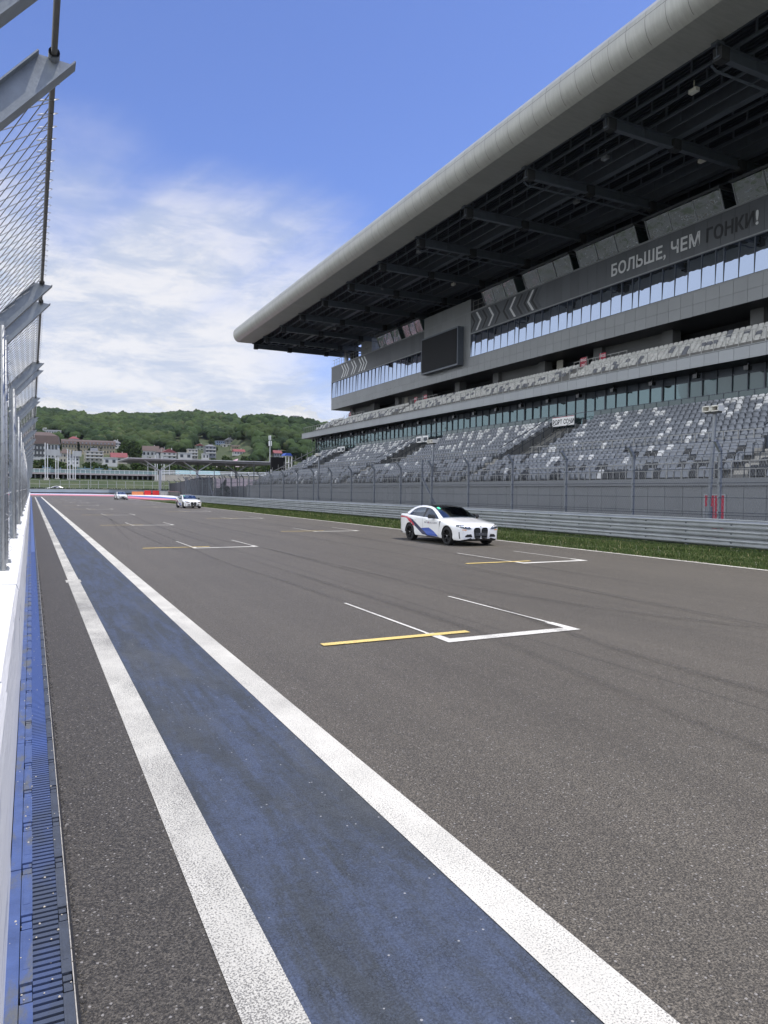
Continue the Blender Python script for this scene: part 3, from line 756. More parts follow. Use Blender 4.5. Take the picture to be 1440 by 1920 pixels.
# seats -------------------------------------------------
def seat_template(folded=True):
    m = MB()
    # backrest, gently curved shell with rounded top
    n = 6
    pr = [(-.20, .40), (-.225, .52), (-.225, .76), (-.19, .83), (-.12, .86), (.12, .86), (.19, .83), (.225, .76), (.225, .52), (.20, .40)]
    f0 = [(.20+.10*(z-.4)-.05*(y/.22)**2, y, z) for y, z in pr]; b0 = [(x+.035, y, z) for x, y, z in f0]
    k = len(pr); m.add(f0+b0, [tuple(range(k)), tuple(range(2*k-1, k-1, -1))]+[(i, k+i, k+(i+1) % k, (i+1) % k) for i in range(k)])
    pd = [(-.20, .30), (-.215, .40), (-.20, .62), (-.15, .66), (.15, .66), (.20, .62), (.215, .40), (.20, .30)]
    k = len(pd); f1 = [(.02+.14*(z-.3), y, z) for y, z in pd]; b1 = [(x+.07, y, z) for x, y, z in f1]
    m.add(f1+b1, [tuple(range(k)), tuple(range(2*k-1, k-1, -1))]+[(i, k+i, k+(i+1) % k, (i+1) % k) for i in range(k)])
    return m
def frame_template():
    m = MB(); y0 = .235
    pts = [(.0, -y0, .05), (.0, -y0, .60), (.02, -y0+.06, .69), (.02, y0-.06, .69), (.0, y0, .60), (.0, y0, .05)]
    m.tube(pts, .014, 4, caps=False); return m
ST = seat_template(); tv, tf, _ = ST.arrays(); FT = frame_template(); fv, ff, _ = FT.arrays()
rowsL = [(31.75+.8*k, 2.6+.4*k) for k in range(5)]; rowsU = [(37.65+.8*k, 4.86+.425*k) for k in range(8)]
seats = []   # x,y,z,matkind,tier
def gapY(y, gaps): return any(a < y < b_ for a, b_ in gaps)
aisL = [(v-.85, v+.85) for v in VC]; aisU = [(v-2.45, v+2.45) for v in VC]
for r, (x, z) in enumerate(rowsL):
    y = YA+.4; 
    while y < YB-.2:
        if not gapY(y, aisL):
            q = random.random(); kd = 2 if q < (.42, .34, .16, .10, .04)[r] else (1 if q > .965 else 0)
            seats.append((x, y, z, kd))
        y += .5
for r, (x, z) in enumerate(rowsU):
    y = YA+.4
    while y < YB-.2-(0 if r < 8 else 0):
        if not gapY(y, aisU):
            q = random.random(); pw_ = (.05, .06, .08, .11, .14, .18, .22, .28)[r]*(1.6 if y > 52 else 1.0)
            seats.append((x, y, z, 1 if q < pw_ else 0))
        y += .5
# nearest 100 in view are parts of their own, the rest one seating part
vis = [i for i, s in enumerate(seats) if s[1]/s[0] > .69]
vis.sort(key=lambda i: math.hypot(seats[i][0], seats[i][1])); near = set(vis[:100])
smats = [SEATG, SEATW, SEATK]
tm = []
for q in range(3):
    me = ST.mesh('seat'); MB().fix(me); me.materials.append(smats[q]); tm.append(me)
fme = FT.mesh('seat_frame'); fme.materials.append(STEEL_D)
fml = FT.mesh('seat_frame'); fml.materials.append(RAILM)
X = []; K = []
for i, (x, y, z, kd) in enumerate(seats):
    if i in near:
        o = bpy.data.objects.new('seat', tm[kd]); COL.objects.link(o); o.location = (x, y, z); local(o, gsn)
        f = bpy.data.objects.new('seat_frame', fml if z < 4.5 else fme); COL.objects.link(f); f.parent = o
    else: X.append(xfm((x, y, z+0.), random.uniform(-.03, .03))); K.append(kd)
o = bulk('seating', tv, tf, smats, X, K); G_(o); o['kind'] = 'stuff'
Xl = [x for x in X if x[3][2] < 4.5]; Xu = [x for x in X if x[3][2] >= 4.5]
q = bulk('seating_frames', fv, ff, RAILM, Xl); G_(q); q['kind'] = 'stuff'
q = bulk('seating_frames', fv, ff, STEEL_D, Xu); G_(q); q['kind'] = 'stuff'

# concourse glass wall under the balcony
X0 = 45.0
panes = MB(); y = YA
gl = MB(); mu = MB(); i = 0; y = 118.0
while y > YA:
    a = y-1.26; t = random.uniform(-.012, .012)
    gl.add([(X0+t, a+.03, 7.84), (X0-t, y-.03, 7.84), (X0-t+random.uniform(-.02, .02), y-.03, 10.55), (X0+t, a+.03, 10.55)], [(0, 1, 2, 3)])
    wd = .10 if i % 7 in (0, 5) else .035
    mu.box(X0-.09, X0+.02, y-wd, y+wd*.2, 7.84, 11.1); y = a; i += 1
mu.box(X0-.05, X0+.02, YA, 118, 10.5, 10.58); mu.box(X0-.05, X0+.02, YA, 118, 7.84, 7.95)
G_(gl.build('concourse_glass', TEALG, fix=False)); G_(mu.build('concourse_mullions', STEEL_D))
mb = MB(); mb.box(X0+.05, X0+.3, YA, 118, 7.84, 11.1); G_(mb.build('concourse_wall', STEEL_D))
bp_ = MB(); y = YA
for a, b_ in segs: bal = MB(); bal.box(43.55, 43.565, a+.1, b_-.1, 8.0, 9.05); G_(bal.build('glass_balustrade', TEALG))
while y < 112:
    if not gapY(y, [(v-2.3, v+2.3) for v in VC]): bp_.box(43.52, 43.59, y-.02, y+.02, 7.84, 9.1)
    y += 1.2
bp_.box(43.53, 43.58, YA, 112, 9.07, 9.12)
G_(bp_.build('balustrade_post', STEEL_D))

# balcony
mb = MB(); mb.box(43.2, 50, YA, 119.5, 11.12, 11.6); G_(mb.build('balcony_slab', SOFF))
cladding('balcony_front', PANEL_L, 43.0, YA, 119.6, [(11.12, 11.98)], 1.2, th=.04)
mb = MB(); mb.box(42.9, 43.3, YA, 119.62, 11.985, 12.03); mb.box(42.96, 50, 119.62, 119.66, 11.1, 12.0); G_(mb.build('balcony_trim', PANEL_L))
mb = MB(); bpf = [(43.3, 11.6), (43.3, 12.0)]
for k in range(4): bpf += [(43.9+.8*k, 12.0+.45*k), (43.9+.8*k, 12.0+.45*(k+1))]
bpf += [(49.2, 13.8), (49.2, 11.6)]
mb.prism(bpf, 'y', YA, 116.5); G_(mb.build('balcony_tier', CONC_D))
railing('balcony_railing', 43.15, YA, 119.4, 12.03, 1.0, 1.0, False)
VB = [24.3+8.4*0, 51.8, 85.4, 108.5]
BX = []; BK = []
for k in range(4):
    y = YA+.3
    while y < 115.5-k*.1:
        if not gapY(y, [(v-.9, v+.9) for v in VB]):
            BX.append(xfm((44.05+.8*k-.1, y, 12.0+.45*k), random.uniform(-.03, .03))); BK.append(1 if random.random() < (.30, .26, .16, .05)[k] else 0)
        y += .5
o = bulk('balcony_seating', tv, tf, [SEATB, SEATD], BX, BK); G_(o); o['kind'] = 'stuff'
# speakers and lights hung below the balcony
mb = MB(); mb.box(43.9, 44.3, 0, .35, 10.55, 10.85); mb.box(44.05, 44.15, .1, .2, 10.85, 11.12); hsm = mb.mesh('hanging_speaker'); hsm.materials.append(BLACK); y = 16
while y < 117: o = bpy.data.objects.new('hanging_speaker', hsm); COL.objects.link(o); o.location = (0, y, 0); G_(o); y += 4.2
# rear wall of the balcony with loggias
LW = pm('loggia_wall', (.11, .113, .113), .7, 0, .08, .8)
dk = MB(); dk.box(51.5, 51.8, YA, 116, 12.5, 16.2)
yb = 27.5-16.8; bays = []
while yb < 116: bays.append(yb); yb += 8.4
pats = 'OOOOWOWOOWOWO'
for i, yb in enumerate(bays):
    mb = MB(); mb.box(48.9, 49.9, yb-.55, yb+.55, 13.8, 16.05); G_(mb.build('column', LW))
    if pats[i % len(pats)] == 'W':
        mb = MB(); mb.box(49.4, 49.6, yb+.55, min(yb+7.85, 116), 13.8, 16.05); G_(mb.build('rear_wall', LW))
G_(dk.build('rear_opening_wall', SEAM))
mb = MB(); mb.box(47.1, 52, YA, 115.5, 16.0, 16.06); G_(mb.build('loggia_ceiling', SOFF))
for i, yv in enumerate(VB):
    rl = MB()
    for xx in np.arange(44.0, 48.4, .9):
        for s in (-.9, .9): rl.box(xx-.02, xx+.02, yv+s-.02, yv+s+.02, 12.0+.45*(xx-43.9)/.8, 13.0+.45*(xx-43.9)/.8)
    for y in np.arange(yv-3.5, yv+3.6, 1.0): rl.box(48.28, 48.32, y-.02, y+.02, 13.8, 14.95)
    rl.box(48.28, 48.32, yv-3.5, yv+3.5, 14.91, 14.95); G_(rl.build('loggia_handrail', RAILM))
doorm = pm('beige_door', (.28, .27, .23), .6)
for yv in (33.6, 58.2, 92.1):
    m = MB(); m.box(49.33, 49.40, yv, yv+.95, 13.82, 15.8); G_(m.build('door', doorm))
FONT = None
def text(body, size, mat, loc, rot, parent=None, name='lettering', off=0., ext=.004, align='LEFT', sx=1.):
    cu = bpy.data.curves.new(name, 'FONT'); cu.body = body; cu.size = size; cu.extrude = ext; cu.offset = off; cu.align_x = align; cu.space_character = 1.05; cu.resolution_u = 3
    to = bpy.data.objects.new(name, cu); COL.objects.link(to); dg = bpy.context.evaluated_depsgraph_get(); me = bpy.data.meshes.new_from_object(to.evaluated_get(dg))
    bpy.data.objects.remove(to); o = bpy.data.objects.new(name, me); COL.objects.link(o); me.materials.clear(); me.materials.append(mat)
    o.location = loc; o.rotation_euler = rot; o.scale = (sx, 1, 1)
    if parent is not None:
        if parent.name.startswith('grandstand'): local(o, parent)
        else: o.parent = parent
    return o
HP = math.pi/2
RW = (HP, 0, -HP)       # stands upright facing -X, reads towards -Y
for yv in (53.9, 51.3, 87.6, 84.9, 110.6, 26.4):
    m = MB(); m.box(48.22, 48.25, yv-.42, yv+.42, 14.15, 15.2); s = G_(m.build('sign', REDP)); tag(s, None)
    m = MB(); m.box(48.215, 48.22, yv-.42, yv+.42, 13.75, 14.15); G_(m.build('sign_base', WHITEP), s)
    t = text('ВХОД', .30, WHITEP, (48.21, yv+.36, 14.85), RW, None, 'sign_text', .008, .002, sx=.85); t.parent = s; t.matrix_parent_inverse = s.matrix_world.inverted()
    m = MB(); m.box(48.21, 48.215, yv-.25, yv+.22, 14.50, 14.55); m.box(48.21, 48.215, yv-.2, yv+.26, 14.38, 14.43); G_(m.build('sign_line', WHITEP), s)
for o_ in [c for c in gsn.children if c.name.startswith('sign')]: pass
for vc, tx in ((49.8, 'РОРТ СОЧИ'), (75.2, None), (100.3, None)):
    m = MB(); m.box(42.3, 42.34, vc-1.5, vc+1.4, 7.95, 8.75) if tx else (m.box(42.3, 42.34, vc-1.5, vc-.15, 7.95, 8.7), m.box(42.3, 42.34, vc+.1, vc+1.4, 7.95, 8.7))
    b_ = G_(m.build('banner', WHITEP))
    if tx:
        t = text(tx, .55, BLACK, (42.29, vc+1.35, 8.12), RW, None, 'banner_text', .012, .002, sx=.86); t.parent = b_; t.matrix_parent_inverse = Matrix.Translation((0, 0, 0))
        m = MB(); m.box(42.29, 42.3, vc-1.5, vc+1.4, 8.72, 8.76); G_(m.build('banner_edge', REDP), b_)
    else:
        for y in (vc-1.3, vc+.3): m = MB(); m.box(42.28, 42.3, y, y+.9, 8.1, 8.5); G_(m.build('banner_mark', STEEL_D), b_)

# facade
XF = 46.9; cladding('facade_lower', PANEL, XF, YA, 115.6, [(16.02, 16.95), (16.95, 17.95)], 1.2)
m = MB(); m.box(XF-.05, XF+.1, YA, 115.65, 17.93, 18.0); m.box(XF-.06, XF+.1, YA, 115.65, 20.72, 20.82); m.box(XF-.06, XF+.3, YA, 115.65, 23.28, 23.42); m.box(XF, XF+.2, 115.58, 115.66, 16, 23.3)
G_(m.build('facade_trim', PANEL))
cladding('facade_upper', PANEL_D, XF, YA, 115.6, [(20.82, 23.28)], 1.2)
m = MB(); m.box(XF+.15, 60, YA, 115.6, 16.06, 23.3); G_(m.build('building_body', PANEL_D))
m = MB(); m.box(51.85, 60, YA, 116, 0, 16.06); m.box(45.3, 60, YA, 112, 0, 11.1); G_(m.build('building_core', LW))
# windows
ym = 113.6; edges = []
edges.append(115.4)
while ym > YA:
    edges += [ym, ym-.72]; yy = ym-.72
    for i in range(5): yy -= 1.28; edges.append(yy)
    ym -= 8.4
edges = [e for e in edges if e > YA+.5]
wfm = {}
for i in range(len(edges)-1):
    a, b_ = edges[i+1], edges[i]; 
    if 72.3 < (a+b_)/2 < 82.9: continue
    fm = MB(); wd = b_-a
    for (p, q, r_, s) in ((a, a+.03, 18.0, 20.72), (b_-.03, b_, 18.0, 20.72), (a+.03, b_-.03, 18.0, 18.05), (a+.03, b_-.03, 20.67, 20.72)): fm.box(XF-.04, XF+.06, p, q, r_, s)
    wo_ = G_(fm.build('window', STEEL_D, fix=False))
    t = random.uniform(-.007, .007); t2 = random.uniform(-.006, .006); pmb = MB()
    t2 += .075
    pmb.add([(XF-.03+t, a+.03, 18.05), (XF-.03-t, b_-.03, 18.05), (XF-.03-t+t2, b_-.03, 20.67), (XF-.03+t+t2, a+.03, 20.67)], [(0, 3, 2, 1)])
    G_(pmb.build('pane', MIRROR, fix=False), wo_)
m = MB(); m.box(XF+.07, XF+.14, YA, 115.5, 17.9, 20.8); G_(m.build('window_backing', STEEL_D))
cladding('facade_behind_screen', PANEL, XF-.02, 71.8, 83.0, [(18.0, 19.4), (19.4, 20.8), (20.8, 22.1), (22.1, 23.3), (23.3, 24.9)], 1.12)
m = MB(); m.box(XF-.02, 50, 71.8, 83.0, 17.9, 24.9); G_(m.build('screen_tower', PANEL_D))
m = MB(); m.box(46.0, XF-.06, 73.3, 82.2, 17.3, 21.95); so = G_(m.build('screen_housing', STEEL_M))
m = MB(); m.box(45.95, 46.0, 73.5, 82.0, 17.5, 21.75); G_(m.build('screen', SCREEN), so)
# chevrons
LG = pm('letter_light', (.58, .59, .60), .5, 0, .05, 1.); KG = pm('letter_dark', (.012, .013, .016), .5, 0, .25, 1.); MG = pm('chevron_grey', (.055, .062, .075), .5); WH = pm('chevron_white', (.80, .82, .84), .45)
def chevron(mb, y, z0, z1, w, tip, x=XF-.035):   # tip>0 points to -Y (right as seen)
    zm = (z0+z1)/2
    for (za, ya, zb, yb_) in ((z0, y, zm, y-tip), (zm, y-tip, z1, y)):
        mb.add([(x, ya, za), (x, ya-w, za), (x, yb_-w, zb), (x, yb_, zb), (x+.01, ya, za), (x+.01, ya-w, za), (x+.01, yb_-w, zb), (x+.01, yb_, zb)], [(0, 1, 2, 3), (7, 6, 5, 4), (0, 4, 5, 1), (1, 5, 6, 2), (2, 6, 7, 3), (3, 7, 4, 0)])
def chev(y, w_, tip, mat): m = MB(); chevron(m, y, 20.98, 23.1, w_, tip); G_(m.build('chevron', mat))
for y in (111.3, 110.3, 109.3, 107.3, 106.3, 104.3, 103.3, 102.3): chev(y, .42, 1.0, WH)
for i in range(10):
    y = 72.0-i*.62
    if y-.9 < 66.0: break
    chev(y, .33, .85, LG if i in (2, 6) else (KG if i % 2 == 0 else MG))
for i in range(10):
    y = 64.6-i*.62
    chev(y, .33, -.85, LG if i in (2, 7) else (KG if i % 2 == 0 else MG))
t = text('БОЛЬШЕ, ЧЕМ', 1.42, LG, (XF-.06, 49.0, 21.50), RW, gsn, 'lettering', .030, .012, sx=.985)
t.scale = (1, 1, 1); wdt = max(v.co.x for v in t.data.vertices); t.scale = (9.55/wdt, 1, 1)
t = text('ГОНКИ', 1.42, KG, (XF-.06, 38.95, 21.46), RW, gsn, 'lettering', .030, .012); wdt = max(v.co.x for v in t.data.vertices); t.scale = (4.15/wdt, 1, 1)
t = text('!', 1.42, LG, (XF-.06, 34.75, 21.46), RW, gsn, 'lettering', .03, .012)

# rooftop booths
def booth(yc, wd=7.4):
    y0, y1 = yc-wd/2, yc+wd/2
    b = MB(); b.box(46.35, 50, y0-.1, y1+.1, 25.02, 25.22); b.box(47.15, 50, y0, y1, 23.36, 23.5); b.box(49.8, 50, y0, y1, 23.5, 25.02)
    bo = G_(b.build('booth', PANEL_D))
    f = MB(); f.bar((47.2, y0, 23.45), (46.55, y0, 25.05), .08, .08); f.bar((47.2, y1, 23.45), (46.55, y1, 25.05), .08, .08); n = 3
    for i in range(1, n): f.bar((47.2, y0+wd*i/n, 23.45), (46.55, y0+wd*i/n, 25.05), .07, .07)
    f.box(47.1, 47.25, y0, y1, 23.44, 23.5); G_(f.build('booth_frame', GALV_D), bo)
    for i in range(n):
        g = MB(); a, b_ = y0+wd*i/n+.05, y0+wd*(i+1)/n-.05; t = random.uniform(-.03, .03)
        g.add([(47.19+t, a, 23.5), (47.19-t, b_, 23.5), (46.57-t, b_, 25.0), (46.57+t, a, 25.0)], [(0, 3, 2, 1)]); G_(g.build('booth_pane', BOOTHG, fix=False), bo)
    for y in (y0, y1):
        g = MB(); g.add([(47.2, y, 23.5), (46.6, y, 25.0), (49.8, y, 25.0), (49.8, y, 23.5)], [(0, 1, 2, 3)]); G_(g.build('booth_side', TEALG, fix=False), bo)
for yc in (16.0, 24.4, 32.8, 41.2, 49.7, 58.0, 66.2): booth(yc, 7.3 if yc < 60 else 6.0)
booth(86.3, 5.0); booth(93.6, 7.0)
railing('roof_terrace_railing', 47.0, 97.5, 115.4, 23.4, 1.15)
railing('roof_terrace_railing', 47.0, 69.5, 71.6, 23.4, 1.15)
m = MB(); m.box(50.6, 50.9, YA, 98.5, 23.3, 28.3); G_(m.build('roof_rear_wall', DECK))
m = MB(); m.box(50.2, 50.9, 113.2, 115.2, 23.3, 27.5); G_(m.build('roof_column', SEAM)); 
m = MB(); m.box(49.4, 49.7, 114.9, 115.9, 23.3, 26.6); m.box(48.6, 51.4, 103.0, 107.0, 23.3, 26.3); G_(m.build('stair_core', PANEL_L))

# roof
nose = [(33.6,26.66),(33.6,26.62),(31.5,26.60),(30.95,26.61),(30.62,26.82),(30.39,27.12),(30.25,27.48),(30.2,27.90),(30.30,28.42),(30.7,28.92),(31.4,29.38),(32.6,29.85),(34.5,30.25),(40,30.7),(53,31.2),(53,30.8),(40,30.3),(34.4,29.9),(33.6,29.5),(33.6,26.66)]
def nose_mat():
    m, n, b, out = newmat('roof_edge_cladding'); tc = n.node('ShaderNodeTexCoord'); v = tc.outputs['Object']; s = n.sep(v)
    fy = n.math('FRACT', n.math('DIVIDE', n.math('ADD', s[1], n.math('MULTIPLY', n.noise(v, .3, 1), .0)), 1.4))
    j = n.math('MULTIPLY', n.ss(n.math('ABSOLUTE', n.math('SUBTRACT', fy, .5)), .484, .493), n.ss(s[2], 26.70, 26.75))
    hz = n.ss(n.math('ABSOLUTE', n.math('SUBTRACT', s[2], 28.12)), .028, .014)
    k = n.math('MAXIMUM', j, hz)
    cell = n.noise(n.comb(n.math('FLOOR', n.math('ADD', n.math('DIVIDE', s[1], 1.4), .5)), 0., n.math('GREATER_THAN', s[2], 28.12)), 7.7, 0)
    tone = n.math('ADD', .86, n.math('MULTIPLY', cell, .28)); st = n.ss(n.noise(n.scale(v, 1, 6, 1), 1.1, 4), .3, .7, .93, 1.06)
    c = n.vmath('SCALE', (.37, .37, .345)); n.put(c.node.inputs[3], n.math('MULTIPLY', tone, st)); c = n.mix(n.math('MULTIPLY', k, .7), c, (.04, .04, .04))
    n.l.new(c, b.inputs['Base Color']); b.inputs['Roughness'].default_value = .45; b.inputs['Metallic'].default_value = .2
    return m
NOSE = nose_mat()
m = MB(); m.prism(nose, 'y', 4, 118, caps=False); ro = G_(m.build('roof', NOSE, smooth=27, fix=True))
m = MB(); m.poly([(x, 118.0, z) for x, z in nose[1:-1]]); m.poly([(x, 4.0, z) for x, z in nose[1:-1]][::-1]); G_(m.build('roof_end', NOSE, fix=False), ro)
m = MB(); y = 4
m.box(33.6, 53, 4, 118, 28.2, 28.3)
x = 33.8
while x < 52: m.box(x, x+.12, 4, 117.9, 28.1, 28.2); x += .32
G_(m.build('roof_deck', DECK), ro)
gy_ = [27.5+8.4*k for k in range(-2, 11)]+[117.7]
gm = MB(); gm.box(33.6, 52, -.02, .02, 25.88, 26.5); gm.box(33.6, 52, -.18, .18, 25.80, 25.88); gm.box(33.6, 52, -.16, .16, 26.5, 26.56)
for x in (36.9, 43.2, 49.5): gm.box(x-.02, x+.02, -.16, .16, 25.88, 26.5)
gme = gm.mesh('girder'); gme.materials.append(STEEL_M)
jm = MB(); jm.box(-.33, .33, -.28, .28, 25.68, 26.4)
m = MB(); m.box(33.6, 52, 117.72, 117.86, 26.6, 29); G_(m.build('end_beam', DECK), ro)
jme = jm.mesh('girder_joint'); jme.materials.append(SEAM)
pmm = MB(); pmm.tube([(33.9, .55, 25.75), (34.3, .60, 25.6), (52, .60, 25.6)], .07, 8); pme = pmm.mesh('drain_pipe'); pme.materials.append(STEEL_M)
bm2 = MB(); bm2.box(33.4, 33.95, -.22, .22, 26.5, 26.62); bme = bm2.mesh('bracket'); bme.materials.append(STEEL_M)
for i, y in enumerate(gy_):
    o = bpy.data.objects.new('girder', gme); COL.objects.link(o); o.location = (0, y, 0); o.parent = ro
    if i % 2 == 0:
        q = bpy.data.objects.new('drain_pipe', pme); COL.objects.link(q); q.location = (0, y, 0); q.parent = ro
    for nm, me, jx in (('girder_joint', jme, 34.0), ('girder_joint', jme, 39.95), ('girder_joint', jme, 46.7), ('bracket', bme, 0)):
        q = bpy.data.objects.new(nm, me); COL.objects.link(q); q.location = (jx, y, 0); q.parent = ro
def ladder(x):
    m = MB(); m.box(x-.07, x+.07, 4, 117.6, 26.6, 26.72); m.box(x-.07, x+.07, 4, 117.6, 27.5, 27.62); y = 5
    while y < 117: m.box(x-.045, x+.045, y, y+.10, 26.72, 27.5); y += 2.1
    return m
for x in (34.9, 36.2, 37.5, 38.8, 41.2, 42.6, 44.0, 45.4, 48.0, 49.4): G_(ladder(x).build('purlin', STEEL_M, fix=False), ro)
for x in (39.95, 46.7):
    m = MB(); m.box(x-.03, x+.03, 4, 117.7, 26.5, 28.3); m.box(x-.28, x+.28, 4, 117.7, 26.42, 26.5); m.box(x-.30, x+.30, 4, 117.7, 28.3, 28.38); G_(m.build('longitudinal_beam', STEEL_M, fix=False), ro)
for j, (x, y) in enumerate(((36, 31), (37.5, 40), (44, 37), (41, 47), (36.4, 96), (41, 100), (47.5, 104), (35.4, 64), (44.5, 72), (38, 78))):
    m = MB(); m.box(x-.16, x+.16, y-.28, y+.28, 26.25, 26.48); m.bar((x, y, 26.45), (x, y, 27.0), .05, .05); G_(m.build('floodlight', LAMPW if j % 2 == 0 else GALV_D), ro)
mb = MB()
mb.bar((31.2, 112.1, 2.9), (43.4, 112.1, 9.2), .08, .12); 
for i in range(13): mb.box(31.2+i, 31.26+i, 112.05, 112.12, 2.6+.5*i, 3.7+.5*i)
G_(mb.build('end_railing', RAILM))

# ------------------------------------------------------------------ lamp poles behind the catch fence
def lampole(x, y, label, h=5.2, dish=False):
    e = empty('camera_pole', (x, y, 0), 0, label, 'pole', 'white headed poles behind the catch fence')
    m = MB(); m.tube([(.0, 0, 0), (.0, 0, 1.5)], .14, 12); m.tube([(0, 0, 1.5), (.06, -.14, h)], .075, 12); m.build('pole', GALV_D, e, 40)
    m = MB()
    for dx, dy, rz in ((-.02, -.26, 0), (-.06, .10, 1)):
        # open fronted housing
        X0, X1, Y0, Y1, Z0, Z1 = dx-.17, dx+.18, dy-.20, dy+.12, h-.02, h+.19
        m.box(X0, X1, Y0, Y1, Z1-.03, Z1+.01); m.box(X0, X1, Y0, Y1, Z0-.01, Z0+.02); m.box(X0, X1, Y0-.01, Y0+.02, Z0, Z1); m.box(X0, X1, Y1-.02, Y1+.01, Z0, Z1); m.box(X1-.03, X1, Y0, Y1, Z0, Z1)
    m.build('housing', LAMPW, e)
    m = MB(); m.lathe([(.0, 0), (.06, 0), (.06, .13), (0, .13)], 12, (-.02, -.30, h+.09), 'x'); m.box(-.12, .12, -.40, .2, h-.09, h-.03); m.build('lens', BLACK, e)
    return e
lampole(23.75, 19.3, 'near camera pole with white box head in front of the red door')
lampole(23.75, 40.9, 'middle camera pole with white box head above the braced fence post')
lampole(23.75, 61.7, 'farthest of the three camera poles with white box heads')
# ------------------------------------------------------------------ cars
CARW = pm('car_paint_white', (.90, .90, .89), .28, 0, .015, 2., coat=1.)
CARB = pm('car_carbon_roof', (.012, .012, .013), .25, 0, .1, 20, coat=.6)
TRIM = pm('car_black_trim', (.014, .014, .016), .5)
INT = pm('car_interior', (.018, .018, .020), .8)
def clear_glass(name, col, rough=.0, refl=.25, alpha=.55):
    m, n, b, out = newmat(name); tr = n.node('ShaderNodeBsdfTransparent'); tr.inputs[0].default_value = (*col, 1); gl = n.node('ShaderNodeBsdfGlossy'); gl.inputs['Roughness'].default_value = rough; gl.inputs['Color'].default_value = (.8, .85, .9, 1)
    fr = n.node('ShaderNodeFresnel'); fr.inputs[0].default_value = 1.5; mx = n.node('ShaderNodeMixShader'); n.put(mx.inputs[0], n.math('ADD', n.math('MULTIPLY', fr.outputs[0], .9), refl, clamp=True))
    n.l.new(tr.outputs[0], mx.inputs[1]); n.l.new(gl.outputs[0], mx.inputs[2]); n.l.new(mx.outputs[0], out.inputs[0]); return m
WSCR = clear_glass('windscreen_glass', (.42, .50, .60), .0, .15)
SIDEG = clear_glass('side_window_glass', (.20, .23, .26), .0, .12)
HLG = pm('headlight_glass', (.10, .11, .12), .12, .6, .3, 14., coat=1.); HLL = pm('headlight_lens', (.75, .78, .80), .15, .3)
ORG = pm('orange_reflector', (.75, .30, .05), .35); MINT = pm('mint_number', (.10, .85, .48), .5)
LNAVY = pm('livery_navy', (.018, .024, .085), .3, coat=.8, var=.02); LBLUE = pm('livery_blue', (.035, .10, .46), .3, coat=.8, var=.02); LRED = pm('livery_red', (.55, .03, .06), .3, coat=.8, var=.02)
DGREY = pm('plate_dark_grey', (.05, .052, .055), .4); TXG = pm('car_text_grey', (.22, .22, .25), .5)
RED_L = pm('tail_light_red', (.35, .01, .01), .2, coat=1.)
RIM = pm('black_alloy_rim', (.02, .02, .022), .35, .5)
